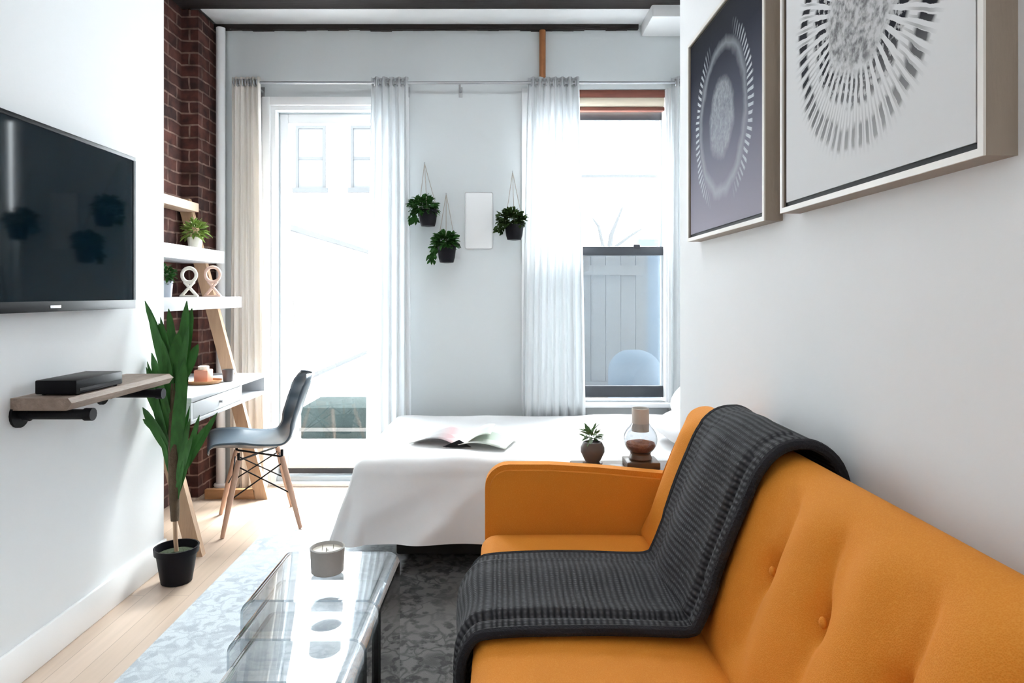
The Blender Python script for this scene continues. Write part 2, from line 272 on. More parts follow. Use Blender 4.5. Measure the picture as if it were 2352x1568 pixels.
def page_mat():
    m, nt, p = new_mat('printed_pages'); N = nt.nodes; L = nt.links
    tc = N.new('ShaderNodeTexCoord'); v = N.new('ShaderNodeTexVoronoi'); v.inputs['Scale'].default_value = 9; L.new(tc.outputs['Object'], v.inputs[0])
    s = N.new('ShaderNodeSeparateXYZ'); L.new(tc.outputs['Object'], s.inputs[0])
    c = ramp(nt, math_n(nt, 'MULTIPLY_ADD', s.outputs[0], 2.0, 0.5), [(0.0, (0.52, 0.50, 0.50)), (0.25, (0.45, 0.44, 0.44)), (0.38, (0.62, 0.38, 0.40)), (0.52, (0.85, 0.84, 0.80)), (0.7, (0.50, 0.60, 0.50)), (0.9, (0.60, 0.63, 0.62))])
    sep = N.new('ShaderNodeSeparateColor'); L.new(v.outputs['Color'], sep.inputs[0])
    L.new(mixc(nt, math_n(nt, 'MULTIPLY', sep.outputs[0], 0.6), c, (0.86, 0.86, 0.85)), p.inputs['Base Color']); p.inputs['Roughness'].default_value = 0.4
    return m
M['page'] = page_mat()

# ------------------------------------------------------------ mesh helpers
def nb(): return bmesh.new()
def add_box(bm, x0, x1, y0, y1, z0, z1, bev=0.0, seg=2):
    r = bmesh.ops.create_cube(bm, size=1.0); vsx = r['verts']
    for v in vsx:
        v.co = Vector((x0+(v.co.x+.5)*(x1-x0), y0+(v.co.y+.5)*(y1-y0), z0+(v.co.z+.5)*(z1-z0)))
    if bev > 0:
        es = list({e for v in vsx for e in v.link_edges})
        bmesh.ops.bevel(bm, geom=es, offset=bev, segments=seg, affect='EDGES', profile=0.5)
    return bm
def box(x0, x1, y0, y1, z0, z1, bev=0.0, seg=2): return add_box(nb(), x0, x1, y0, y1, z0, z1, bev, seg)
def add_lathe(bm, cx, cy, prof, seg=32, cap=True):
    rings = []
    for (r, z) in prof:
        rings.append([bm.verts.new((cx+r*math.cos(2*PI*k/seg), cy+r*math.sin(2*PI*k/seg), z)) for k in range(seg)])
    for a, b in zip(rings, rings[1:]):
        for k in range(seg): bm.faces.new((a[k], a[(k+1) % seg], b[(k+1) % seg], b[k]))
    if cap:
        bm.faces.new(list(reversed(rings[0]))); bm.faces.new(rings[-1])
    return bm
def lathe(cx, cy, prof, seg=32, cap=True): return add_lathe(nb(), cx, cy, prof, seg, cap)
def add_tube(bm, pts, rad, seg=10, cap=True):
    pts = [Vector(p) for p in pts]; n = len(pts)
    rads = rad if isinstance(rad, (list, tuple)) else [rad]*n
    rings = []; prev = None
    for i, p in enumerate(pts):
        d = (pts[min(i+1, n-1)] - pts[max(i-1, 0)]).normalized()
        if prev is None:
            ref = Vector((0, 0, 1)) if abs(d.z) < 0.9 else Vector((1, 0, 0)); u = d.cross(ref).normalized()
        else:
            u = (prev - d*prev.dot(d)).normalized()
        prev = u; v = d.cross(u)
        rings.append([bm.verts.new(p + (u*math.cos(2*PI*k/seg) + v*math.sin(2*PI*k/seg))*rads[i]) for k in range(seg)])
    for a, b in zip(rings, rings[1:]):
        for k in range(seg): bm.faces.new((a[k], a[(k+1) % seg], b[(k+1) % seg], b[k]))
    if cap: bm.faces.new(list(reversed(rings[0]))); bm.faces.new(rings[-1])
    return bm
def tube(pts, rad, seg=10): return add_tube(nb(), pts, rad, seg)
def add_beam(bm, a, b, wx, wy):   # slanted plank between two points, wx along X, wy along Y
    a = Vector(a); b = Vector(b)
    q = [(-1, -1), (1, -1), (1, 1), (-1, 1)]
    A = [bm.verts.new(a+Vector((i*wx/2, j*wy/2, 0))) for i, j in q]; B = [bm.verts.new(b+Vector((i*wx/2, j*wy/2, 0))) for i, j in q]
    for k in range(4): bm.faces.new((A[k], A[(k+1) % 4], B[(k+1) % 4], B[k]))
    bm.faces.new(list(reversed(A))); bm.faces.new(B); return bm
def add_torus(bm, c, R, r, axis='Y', seg=20, s2=8):
    pts = []
    for k in range(seg):
        a = 2*PI*k/seg; ring = []
        for j in range(s2):
            b = 2*PI*j/s2; rr = R+r*math.cos(b); h = r*math.sin(b)
            x, y, z = rr*math.cos(a), h, rr*math.sin(a)
            if axis == 'X': x, y, z = h, rr*math.cos(a), rr*math.sin(a)
            if axis == 'Z': x, y, z = rr*math.cos(a), rr*math.sin(a), h
            ring.append(bm.verts.new((c[0]+x, c[1]+y, c[2]+z)))
        pts.append(ring)
    for k in range(seg):
        for j in range(s2): bm.faces.new((pts[k][j], pts[(k+1) % seg][j], pts[(k+1) % seg][(j+1) % s2], pts[k][(j+1) % s2]))
    return bm
def grid(fn, nu, nv, uvfn=None):
    bm = nb(); g = [[bm.verts.new(fn(i/nu, j/nv)) for j in range(nv+1)] for i in range(nu+1)]
    uvl = bm.loops.layers.uv.new('UVMap') if uvfn else None
    for i in range(nu):
        for j in range(nv):
            f = bm.faces.new((g[i][j], g[i+1][j], g[i+1][j+1], g[i][j+1]))
            if uvl:
                for l, (a, b) in zip(f.loops, ((i, j), (i+1, j), (i+1, j+1), (i, j+1))): l[uvl].uv = uvfn(a/nu, b/nv)
    return bm
def finish(name, bm, mat, origin=(0, 0, 0), smooth=True, angle=40, fixn=True):
    if fixn: bmesh.ops.recalc_face_normals(bm, faces=bm.faces)
    for v in bm.verts: v.co -= Vector(origin)
    me = bpy.data.meshes.new(name); bm.to_mesh(me); bm.free()
    if smooth:
        me.polygons.foreach_set('use_smooth', [True]*len(me.polygons))
        try: me.set_sharp_from_angle(angle=math.radians(angle))
        except Exception: pass
    me.materials.append(mat)
    o = bpy.data.objects.new(name, me); C.objects.link(o); return o
def thing(name, label, cat, loc, group=None):
    o = bpy.data.objects.new(name, None); C.objects.link(o); o.location = loc; o.empty_display_size = 0.05
    o['label'] = label; o['category'] = cat
    if group: o['group'] = group
    return o
def part(root, name, bm, mat, label=None, **k):
    org = Vector(root.location); p = root.parent
    while p is not None: org += Vector(p.location); p = p.parent
    o = finish(name, bm, mat, org, **k); o.parent = root
    if label: o['label'] = label
    return o
def single(name, label, cat, bm, mat, loc, group=None, **k):
    o = finish(name, bm, mat, loc, **k); o.location = loc; o['label'] = label; o['category'] = cat
    if group: o['group'] = group
    return o
def struct(name, bm, mat, **k):
    o = finish(name, bm, mat, **k); o['kind'] = 'structure'; return o
def spart(root, name, bm, mat, **k):
    o = finish(name, bm, mat, **k); o.parent = root; return o
def solid(o, t, off=0):
    m = o.modifiers.new('thickness', 'SOLIDIFY'); m.thickness = t; m.offset = off; return o
def sub(o, n=1):
    m = o.modifiers.new('smooth', 'SUBSURF'); m.levels = n; m.render_levels = n; return o
def copy_thing(root, loc, label=None):
    r = root.copy(); C.objects.link(r); r.location = loc
    if label: r['label'] = label
    for ch in list(root.children):
        c = ch.copy(); C.objects.link(c); c.parent = r
        for g in list(ch.children):
            d = g.copy(); C.objects.link(d); d.parent = c
    return r

# ------------------------------------------------------------ room shell
YB = 4.09; WT = 0.16; XL = -1.43; XR = 0.74; ZC = 2.80; XBR = -1.805
struct('floor', box(-2.0, 1.6, -2.2, YB+WT, -0.1, 0.0), M['floor'], smooth=False)
struct('ceiling', box(-2.0, 1.6, -2.2, YB+WT, ZC, ZC+0.2), M['wall'], smooth=False)
struct('wall_left', box(-2.0, XL, -2.2, 2.89, 0, ZC), M['wall'], smooth=False)
struct('wall_right', box(XR, 1.6, -2.2, 2.83, 0, ZC), M['wall_warm'], smooth=False)
struct('wall_rear', box(XL, XR, -2.2, -2.05, 0, ZC), M['wall'], smooth=False)
b = box(-2.0, XBR, 2.89, YB, 0, ZC); add_box(b, XBR, -1.711, 3.85, YB, 0, 2.75)
struct('wall_alcove_brick', b, M['brick'], smooth=False)
struct('wall_alcove_right', box(1.30, 1.6, 2.83, YB, 0, ZC), M['wall_warm'], smooth=False)
# back wall with door and window openings
DX0, DX1, DZ = -1.385, -0.60, 2.275      # door opening
WX0, WX1, WZ0, WZ1 = 0.17, 0.995, 0.50, 2.375
b = nb()
add_box(b, -2.0, DX0, YB, YB+WT, 0, ZC); add_box(b, DX0, DX1, YB, YB+WT, DZ, ZC); add_box(b, DX1, WX0, YB, YB+WT, 0, ZC)
add_box(b, WX0, WX1, YB, YB+WT, WZ1, ZC); add_box(b, WX0, WX1, YB, YB+WT, 0, WZ0); add_box(b, WX1, 1.6, YB, YB+WT, 0, ZC)
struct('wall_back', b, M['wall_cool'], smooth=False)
# skirting
struct('baseboard_left', box(XL, XL+0.014, -2.05, 2.89, 0, 0.115, 0.004), M['trim_white'])
# ceiling beams / soffit
struct('trim_1', box(XBR+0.001, 1.299, 3.25, 3.849, 2.752, ZC, 0.006), M['beam'])
struct('trim_2', box(-1.70, U(1472, YB), 3.851, YB, 2.752, ZC, 0.004), M['trim_white'])
b = nb()
pts = [U(480 + i*(1466-480)/40, YB-0.02) for i in range(41)]
for i in range(40):
    zz = 2.722 + 0.012*noise.noise(Vector((i*0.35, 3.1, 0))) ; add_box(b, pts[i], pts[i+1], YB-0.03, YB, zz, 2.7515)
struct('trim_3', b, M['beam'], smooth=False)
b = box(U(1472, YB), 1.299, 3.79, YB-0.001, 2.686, ZC, 0.012)
struct('trim_4', b, M['trim_white'])
struct('trim_5', box(XR-0.001, 1.299, 2.84, 3.24, 2.70, ZC-0.001), M['wall_warm'], smooth=False)

# ---- door
door = bpy.data.objects.new('door_1', None); C.objects.link(door); door['kind'] = 'structure'
b = nb()   # casing on the room face
add_box(b, DX0-0.045, DX0+0.002, YB-0.018, YB+0.02, 0, DZ+0.05, 0.003); add_box(b, DX0+0.002, DX1-0.002, YB-0.018, YB+0.02, DZ, DZ+0.05, 0.003); add_box(b, DX1-0.002, DX1+0.045, YB-0.018, YB+0.02, 0, DZ+0.05, 0.003)
spart(door, 'door_casing', b, M['trim_white'])
DY = YB+0.07
b = nb()
add_box(b, DX0, DX0+0.03, YB+0.0, DY+0.06, 0.0, DZ); add_box(b, DX1-0.03, DX1, YB+0.0, DY+0.06, 0.0, DZ); add_box(b, DX0+0.03, DX1-0.03, YB+0.0, DY+0.06, DZ-0.025, DZ)
spart(door, 'door_jamb', b, M['trim_white'], smooth=False)
b = nb(); gx0, gx1, gz0, gz1 = DX0+0.085, DX1-0.085, 0.20, 2.185
add_box(b, DX0+0.034, gx0, DY, DY+0.045, 0.085, 2.243, 0.004); add_box(b, gx1, DX1-0.034, DY, DY+0.045, 0.085, 2.243, 0.004)
add_box(b, gx0, gx1, DY, DY+0.045, gz1, 2.243, 0.003); add_box(b, gx0, gx1, DY, DY+0.045, 0.085, gz0, 0.003)
spart(door, 'door_frame', b, M['frame_grey2'] if 'frame_grey2' in M else M['trim_white'])
b = nb()   # weather seal around the leaf
add_box(b, DX0+0.029, DX0+0.036, DY-0.004, DY+0.03, 0.08, 2.25); add_box(b, DX0+0.029, DX1-0.029, DY-0.004, DY+0.03, 2.243, 2.251)
spart(door, 'door_seal', b, M['frame_grey'], smooth=False)
spart(door, 'door_glass', box(gx0-0.005, gx1+0.005, DY+0.018, DY+0.026, gz0-0.005, gz1+0.005), M['glass'], smooth=False)
b = nb(); hx = DX0+0.062
add_tube(b, [(hx, DY-0.002, V(690, DY)), (hx, DY-0.04, V(690, DY)), (hx+0.07, DY-0.05, V(690, DY)), (hx+0.075, DY-0.05, V(700, DY)), (hx+0.075, DY-0.05, V(775, DY)), (hx+0.07, DY-0.05, V(785, DY)), (hx, DY-0.04, V(785, DY)), (hx, DY-0.002, V(785, DY))], 0.009)
spart(door, 'door_handle', b, M['trim_white'])
b = nb(); add_box(b, hx-0.018, hx+0.018, DY-0.004, DY, V(800, DY), V(676, DY), 0.002); spart(door, 'handle_plate', b, M['logo'])
spart(door, 'door_sweep', box(DX0+0.034, DX1-0.034, DY-0.006, DY+0.04, 0.056, 0.084), M['frame_dark'], smooth=False)
b = box(DX0+0.03, DX1-0.03, YB+0.02, DY+0.06, 0.0, 0.05, 0.006)
spart(door, 'threshold', b, M['frame_grey'])
spart(door, 'sill', box(DX0+0.03, DX1-0.03, YB-0.03, YB+0.02, 0.0, 0.022, 0.004), M['trim_white'])

# ---- window
win = bpy.data.objects.new('window_1', None); C.objects.link(win); win['kind'] = 'structure'
WY = YB+0.06
b = nb()
add_box(b, WX0-0.05, WX0, YB-0.016, YB, WZ0-0.05, WZ1+0.0, 0.003); add_box(b, WX1, WX1+0.055, YB-0.016, YB, WZ0-0.05, WZ1+0.0, 0.003)
spart(win, 'window_casing', b, M['trim_white'])
b = nb()
add_box(b, WX0, WX0+0.012, YB, WY+0.06, WZ0, WZ1); add_box(b, WX1-0.012, WX1, YB, WY+0.06, WZ0, WZ1)
spart(win, 'window_jamb', b, M['trim_white'], smooth=False)
spart(win, 'window_sill', box(WX0-0.03, WX1+0.03, YB-0.06, YB+0.02, WZ0-0.025, WZ0, 0.004), M['trim_white'])
def sash(name, z0, z1, y, top, bot):
    b = nb(); add_box(b, WX0+0.012, WX1-0.012, y, y+0.035, z1-top, z1, 0.003); add_box(b, WX0+0.012, WX1-0.012, y, y+0.035, z0, z0+bot, 0.003)
    f = spart(win, name, b, M['frame_dark'])
    b = nb(); add_box(b, WX0+0.012, WX0+0.03, y+0.002, y+0.033, z0+bot, z1-top); add_box(b, WX1-0.024, WX1-0.012, y+0.002, y+0.033, z0+bot, z1-top)
    o = finish('stile', b, M['frame_grey'], smooth=False); o.parent = f
    o = finish('pane', box(WX0+0.03, WX1-0.024, y+0.014, y+0.02, z0+bot, z1-top), M['glass'], smooth=False); o.parent = f
sash('upper_sash', V(586, WY), V(251, WY), WY+0.04, V(251, WY)-V(272, WY), 0.04)
sash('lower_sash', V(912, WY), V(566, WY), WY, V(566, WY)-V(586, WY), V(886, WY)-V(912, WY))
b = nb(); add_box(b, 0.80, 0.84, WY-0.012, WY, V(566, WY)-0.01, V(566, WY)+0.012, 0.003); spart(win, 'sash_lock', b, M['frame_dark'])
spart(win, 'insect_screen', box(WX0+0.014, WX1-0.014, WY+0.085, WY+0.088, V(912, WY), V(575, WY)), M['mesh'], smooth=False)
# rolled blind in the head of the window
bl = thing('roller_blind', 'rolled-up wooden blind in the head of the right-hand window', 'blind', (0.62, YB-0.0, V(252, YB)))
b = box(WX0+0.016, WX1-0.016, YB+0.005, YB+0.055, V(223, YB), V(206, YB), 0.003); part(bl, 'head_rail', b, M['blind_brown'])
zc = (V(221, YB)+V(244, YB))/2; rr = (V(221, YB)-V(244, YB))/2*1.12
b = tube([(WX0+0.02, YB+0.032, zc), (WX1-0.02, YB+0.032, zc)], rr, 24); part(bl, 'slat_roll', b, M['blind_cream'])
b = box(WX0+0.016, WX1-0.016, YB+0.008, YB+0.05, V(254, YB)+0.002, V(245, YB), 0.003); part(bl, 'bottom_rail', b, M['blind_brown'])

# ------------------------------------------------------------ pipes on the wall
single('white_pipe', 'white floor-to-ceiling pipe in the corner beside the brick wall', 'pipe', add_torus(tube([(U(507, 4.04), 4.04, 0), (U(507, 4.04), 4.04, 2.72)], 0.026, 20), (U(507, 4.04), 4.04, 0.02), 0.028, 0.012, 'Z'), M['trim_white'], (U(507, 4.04), 4.04, 0))
single('copper_pipe', 'short copper-brown pipe running from ceiling down behind curtain rod', 'pipe', tube([(U(1246, 4.065), 4.065, 2.32), (U(1246, 4.065), 4.065, 2.715)], 0.019, 16), M['copper'], (U(1246, 4.065), 4.065, 2.32))

# ------------------------------------------------------------ curtain rod and curtains
RY, RZ = 4.0, V(190, 4.0)
rod = thing('curtain_rod', 'long thin steel curtain rod above the door and window', 'curtain rod', (0, YB, RZ))
b = nb(); add_tube(b, [(U(535, RY), RY, RZ), (1.24, RY, RZ)], 0.0085, 12); part(rod, 'rod', b, M['steel'])
for px in (592, 932, 1056, 1228):
    b = nb(); x = U(px, RY); add_tube(b, [(x, YB-0.001, RZ-0.03), (x, RY+0.01, RZ-0.03), (x, RY, RZ-0.012)], 0.006, 8); add_box(b, x-0.011, x+0.011, YB-0.006, YB, RZ-0.06, RZ, 0.001)
    part(rod, 'bracket', b, M['steel'])
def curtain(label, xt0, xt1, xb0, xb1, zb, folds, mat, seed, amp=0.022):
    nf = folds
    def fn(u, v):
        z = RZ+0.032 - v*(RZ+0.032-zb)
        uu = u + 0.012*math.sin(v*5+u*9+seed)*v
        x = (xt0+(xt1-xt0)*uu)*(1-v) + (xb0+(xb1-xb0)*uu)*v
        a = amp*(0.85+0.25*math.sin(seed*3+u*5))*(0.8+0.2*v)
        y = RY + a*math.sin(2*PI*nf*uu+seed*0 + 0.5*v*math.sin(seed+u*6)) + 0.004*math.sin(2*PI*nf*2.3*uu+v*4)
        return Vector((x, y, z))
    root = thing('curtain', label, 'curtain', ((xt0+xt1)/2, RY, zb), None)
    o = part(root, 'drape', grid(fn, max(60, nf*16), 36), mat, angle=180); solid(o, 0.0025)
    for k in range(nf*2):
        x = xt0 + (xt1-xt0)*(k+0.0)/(nf*2)
        if x < xt0+0.005 or x > xt1-0.005: continue
        part(root, 'grommet', add_torus(nb(), (x, RY, RZ), 0.019, 0.0045, 'X', 18, 6), M['steel'])
    return root
curtain('ivory curtain left of the glass door, beside the white pipe', U(533, RY), U(598, RY), U(528, RY), U(612, RY), 0.015, 5, M['curtain_beige'], 1.0, 0.018)
curtain('white sheer curtain on the right side of the glass door', U(853, RY), U(938, RY), U(838, RY), U(945, RY), 0.015, 5, M['curtain'], 2.3, 0.02)
curtain('white sheer curtain left of the window, behind the bed', U(1212, RY), U(1330, RY), U(1196, RY), U(1348, RY), 0.03, 7, M['curtain'], 3.1)
curtain('narrow edge of white curtain between window and right wall', U(1541, RY), 1.20, U(1541, RY), 1.22, 0.03, 4, M['curtain'], 4.7, 0.018)

# ------------------------------------------------------------ wall cover between the plants
single('wall_cover', 'white rounded rectangular cover fixed on wall between hanging plants', 'wall panel', box(U(1068, YB), U(1132, YB), YB-0.014, YB, V(572, YB), V(442, YB), 0.012, 4), M['trim_white'], (U(1100, YB), YB, V(572, YB)))

# ------------------------------------------------------------ hanging plants
def leaf_quad(bm, p, d, n, L, W, bend=0.3):
    d = d.normalized(); s = d.cross(n).normalized(); nn = s.cross(d).normalized()
    rows = []
    for i, (t, w_) in enumerate(((0, 0.15), (0.35, 1.0), (0.7, 0.8), (1.0, 0.05))):
        c = p + d*L*t - Vector((0, 0, 1))*bend*L*t*t
        rows.append((bm.verts.new(c - s*W*w_*0.5), bm.verts.new(c - nn*W*0.12), bm.verts.new(c + s*W*w_*0.5)))
    for a, b_ in zip(rows, rows[1:]):
        bm.faces.new((a[0], a[1], b_[1], b_[0])); bm.faces.new((a[1], a[2], b_[2], b_[1]))
def bush(center, rx, ry, rz, n, L, W, seed, ymax=None, droop=0.3):
    rnd = random.Random(seed); bm = nb(); c = Vector(center)
    for i in range(n):
        a = rnd.uniform(0, 2*PI); h = rnd.uniform(-0.75, 1); q = math.sqrt(max(0, 1-h*h)); rr = rnd.uniform(0.35, 0.95)
        p = c + Vector((rx*q*math.cos(a)*rr, ry*q*math.sin(a)*rr, rz*h*rr))
        d = Vector((q*math.cos(a), q*math.sin(a), h*0.9+0.25)) + Vector((rnd.uniform(-.5, .5), rnd.uniform(-.5, .5), rnd.uniform(-.5, .5)))
        nrm = Vector((rnd.uniform(-.6, .6), rnd.uniform(-.6, .6), 1))
        l = L*rnd.uniform(0.7, 1.2)
        if ymax is not None and (p+d.normalized()*l).y > ymax: p.y = ymax - l - 0.004
        leaf_quad(bm, p, d, nrm, l, W*rnd.uniform(0.7, 1.2), droop)
    return bm
def hanging(label, potx, poty0, poty1, folx, foly, frx, frz, apx, apy, leafm, seed, trail):
    Y = 3.985; X = U(potx, Y); z1 = V(poty0, Y); z0 = V(poty1, Y); R = 0.056
    root = thing('hanging_plant', label, 'hanging plant', (X, Y, z0), 'three hanging plants on the back wall')
    prof = [(0.012, z0), (R*0.72, z0+0.004), (R*0.85, z0+(z1-z0)*0.3), (R, z1), (R*0.93, z1), (R*0.8, z1-0.012)]
    part(root, 'pot', lathe(X, Y, prof), M['pot_black'])
    part(root, 'foliage', bush((U(folx, Y), Y-0.005, V(foly, Y)), frx, min(0.075, frx), frz, 330, 0.034, 0.024, seed, ymax=YB-0.004), leafm)
    if trail:
        bm = nb(); rnd = random.Random(seed+5)
        for (tx, ty) in trail:
            for k in range(26):
                leaf_quad(bm, Vector((U(tx, Y)+rnd.uniform(-.02, .02), Y+rnd.uniform(-.03, .02), V(ty, Y)+rnd.uniform(-.02, .02))), Vector((rnd.uniform(-1, .3), rnd.uniform(-.5, .2), rnd.uniform(-.8, .3))), Vector((rnd.uniform(-.5, .5), -1, 0.5)), 0.026, 0.018)
        part(root, 'trailing_stems', bm, leafm)
    ax, az = U(apx, Y), V(apy, Y)
    b = nb(); ap = Vector((ax, YB-0.012, az))
    for s_ in (-1, 1): add_tube(b, [ap, (X+s_*R*0.95, Y, z1)], 0.0022, 6)
    add_tube(b, [ap, (X, Y-R*0.95, z1)], 0.0022, 6)
    part(root, 'twine', b, M['twine'])
    b = nb(); add_tube(b, [(ax, YB-0.001, az+0.004), (ax, YB-0.016, az+0.004), (ax, YB-0.016, az-0.006)], 0.003, 8); part(root, 'hook', b, M['steel'])
hanging('black hanging pot with bushy green plant, leftmost and highest of the three', 983, 482, 521, 972, 474, 0.080, 0.062, 971, 368, M['leaf2'], 11, [(950, 500)])
hanging('black hanging pot of trailing green plant, lowest of the three', 1026, 563, 604, 1022, 552, 0.070, 0.050, 1022, 440, M['leaf2'], 12, [(1000, 572), (994, 590)])
hanging('black hanging pot with olive green plant, rightmost of the three', 1181, 516, 552, 1175, 503, 0.082, 0.058, 1178, 388, M['leaf_olive'], 13, [(1148, 525)])

# ------------------------------------------------------------ television on the left wall
TX = XL+0.055
tv = thing('television', 'wall-mounted flat black television with glossy dark screen', 'television', (XL, 2.08, 1.09))
y0, y1, z0, z1 = 1.62, 2.56, V(708, 2.56)-0.0, V(362, 2.56)
part(tv, 'housing', box(XL+0.02, TX, y0, y1, z0, z1, 0.008, 3), M['black_gloss'])
part(tv, 'bezel', add_box(add_box(add_box(box(TX-0.002, TX+0.003, y0, y1, z0, z0+0.032, 0.001), TX-0.002, TX+0.003, y0, y1, z1-0.014, z1, 0.001), TX-0.002, TX+0.003, y0, y0+0.014, z0+0.032, z1-0.014), TX-0.002, TX+0.003, y1-0.014, y1, z0+0.032, z1-0.014), M['black_gloss'])
part(tv, 'screen', box(TX-0.002, TX+0.001, y0+0.014, y1-0.014, z0+0.032, z1-0.014), M['screen'], smooth=False)
part(tv, 'badge', box(TX+0.003, TX+0.0045, 2.075, 2.125, z0+0.011, z0+0.019, 0.001), M['logo'])
part(tv, 'wall_bracket', box(XL, XL+0.02, 1.90, 2.28, 1.25, 1.5), M['black'], smooth=False)

# ------------------------------------------------------------ floating shelf and black box
SZ = 0.845
sh = thing('floating_shelf', 'rough dark plank shelf on black pipe brackets under the television', 'shelf', (XL, 2.25, 0.80))
def plank(u, v):  # live edge loop
    a = 2*PI*v
    return None
b = nb(); n = 26; ringT = []; ringB = []
ys = [1.986+(2.60-1.986)*i/n for i in range(n+1)]
top = []; bot = []
for i, y in enumerate(ys):
    e = 0.006*noise.noise(Vector((y*9, 0, 0))); e2 = 0.006*noise.noise(Vector((y*11, 5, 0)))
    top.append((b.verts.new((XL+0.001, y, SZ)), b.verts.new((-1.262+e, y, SZ)), b.verts.new((-1.250+e2, y, SZ-0.014))))
    bot.append((b.verts.new((XL+0.001, y, SZ-0.036)), b.verts.new((-1.266+e2, y, SZ-0.036))))
for i in range(n):
    t0, t1, b0, b1 = top[i], top[i+1], bot[i], bot[i+1]
    b.faces.new((t0[0], t0[1], t1[1], t1[0])); b.faces.new((t0[1], t0[2], t1[2], t1[1])); b.faces.new((t0[2], b0[1], b1[1], t1[2])); b.faces.new((b0[1], b0[0], b1[0], b1[1])); b.faces.new((b0[0], t0[0], t1[0], b1[0]))
for i in (0, n):
    b.faces.new((top[i][0], top[i][1], top[i][2], bot[i][1], bot[i][0]))
part(sh, 'plank', b, M['live_edge'], angle=25)
for y in (2.02, 2.44):
    b = nb(); add_tube(b, [(XL+0.001, y, SZ-0.052), (-1.222, y, SZ-0.052)], 0.015, 14); add_tube(b, [(-1.232, y, SZ-0.052), (-1.208, y, SZ-0.052)], 0.019, 14)
    add_tube(b, [(XL, y, SZ-0.052), (XL+0.008, y, SZ-0.052)], 0.040, 20); add_tube(b, [(XL+0.02, y, SZ-0.052), (XL+0.036, y, SZ-0.052)], 0.020, 14)
    part(sh, 'pipe_bracket', b, M['black'])
bx_ = thing('media_box', 'flat black electronics box lying on the plank shelf', 'box', (-1.325, 2.16, SZ))
part(bx_, 'case', box(-1.392, -1.268, 2.035, 2.285, SZ+0.004, SZ+0.046, 0.004), M['black_gloss'])
part(bx_, 'front_strip', box(-1.268, -1.2665, 2.05, 2.27, SZ+0.012, SZ+0.020), M['black'], smooth=False)
for yy in (2.06, 2.26):
    for xx in (-1.38, -1.28): part(bx_, 'foot', lathe(xx, yy, [(0.006, SZ), (0.006, SZ+0.005)], 12), M['black'])

# ------------------------------------------------------------ leaning ladder desk
FY, NY = 3.83, 3.0
def lean_x(z): return -1.311 - 0.28*z
ld = thing('ladder_desk', 'leaning ladder desk with wooden legs and white shelves against brick wall', 'desk', (-1.55, 3.4, 0))
for y in (NY, FY):
    b = nb(); add_beam(b, (lean_x(0)-0.03, y, 0.0), (lean_x(1.68)-0.0, y, 1.68), 0.068, 0.034); part(ld, 'leg', b, M['wood_tan'])
part(ld, 'foot_rail', box(-1.66, -1.378, FY-0.017, FY+0.017, 0.0, 0.055, 0.003), M['wood_orange'])
def lshelf(z0, z1, xf, name='shelf', m='white_lac', y0=NY-0.06, y1=FY+0.015):
    return part(ld, name, box(XBR+0.004, xf, y0, y1, z0, z1, 0.003), M[m])
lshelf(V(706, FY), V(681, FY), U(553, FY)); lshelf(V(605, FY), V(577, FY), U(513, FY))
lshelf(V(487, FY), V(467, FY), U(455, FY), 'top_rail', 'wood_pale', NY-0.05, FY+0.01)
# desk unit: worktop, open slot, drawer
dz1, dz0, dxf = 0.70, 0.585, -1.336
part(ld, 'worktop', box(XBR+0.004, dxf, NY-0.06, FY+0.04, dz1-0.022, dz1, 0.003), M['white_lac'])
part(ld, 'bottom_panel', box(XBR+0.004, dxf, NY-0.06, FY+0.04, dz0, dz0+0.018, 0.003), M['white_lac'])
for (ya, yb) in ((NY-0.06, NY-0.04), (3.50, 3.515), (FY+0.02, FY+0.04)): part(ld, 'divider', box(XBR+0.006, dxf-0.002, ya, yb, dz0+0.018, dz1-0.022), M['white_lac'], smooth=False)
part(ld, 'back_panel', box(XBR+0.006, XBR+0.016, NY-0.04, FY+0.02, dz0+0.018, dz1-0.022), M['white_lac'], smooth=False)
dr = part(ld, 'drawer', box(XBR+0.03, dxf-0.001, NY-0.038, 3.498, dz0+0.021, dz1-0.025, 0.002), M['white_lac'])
o = finish('drawer_knob', tube([(dxf, 3.24, 0.64), (dxf+0.014, 3.24, 0.64)], 0.007, 12), M['steel'], ld.location); o.parent = dr

# things on the ladder desk
def potted(name, label, x, y, z, r, h, potm, leafm, fr, fz, n, L, W, seed, group=None):
    root = thing(name, label, 'potted plant', (x, y, z), group)
    part(root, 'pot', lathe(x, y, [(r*0.8, z), (r*0.84, z+0.002), (r, z+h), (r*0.9, z+h), (r*0.86, z+h-0.012)]), potm)
    part(root, 'foliage', bush((x, y, z+h+fz*0.65), fr, fr, fz, n, L, W, seed), leafm)
    return root
s2 = V(681, FY); s1 = V(577, FY)
potted('potted_plant', 'small yellow-green plant in cream pot on the upper white shelf', -1.635, 3.64, s1, 0.038, 0.062, M['cream_cer'], M['leaf_yellow'], 0.055, 0.055, 170, 0.04, 0.016, 21)
potted('potted_plant', 'small green plant in blue-grey pot on the lower white shelf', -1.535, 3.10, s2, 0.040, 0.075, M['bluegrey'], M['leaf2'], 0.045, 0.045, 170, 0.03, 0.018, 22)
def figure(label, x, y, m, hh, seed):
    root = thing('openwork_ornament', label, 'ornament', (x, y, s2), None)
    R = hh*0.28
    part(root, 'ring', add_torus(nb(), (x, y, s2+hh-R), R-0.007, 0.009, 'Y', 24, 8), m)
    b = nb(); add_tube(b, [(x-0.040, y, s2+0.004), (x+0.024, y, s2+hh-2*R+0.008)], 0.008, 8); add_tube(b, [(x+0.040, y, s2+0.004), (x-0.024, y, s2+hh-2*R+0.008)], 0.008, 8)
    part(root, 'crossed_legs', b, m); part(root, 'foot_bar', box(x-0.046, x+0.046, y-0.009, y+0.009, s2, s2+0.009, 0.002), m)
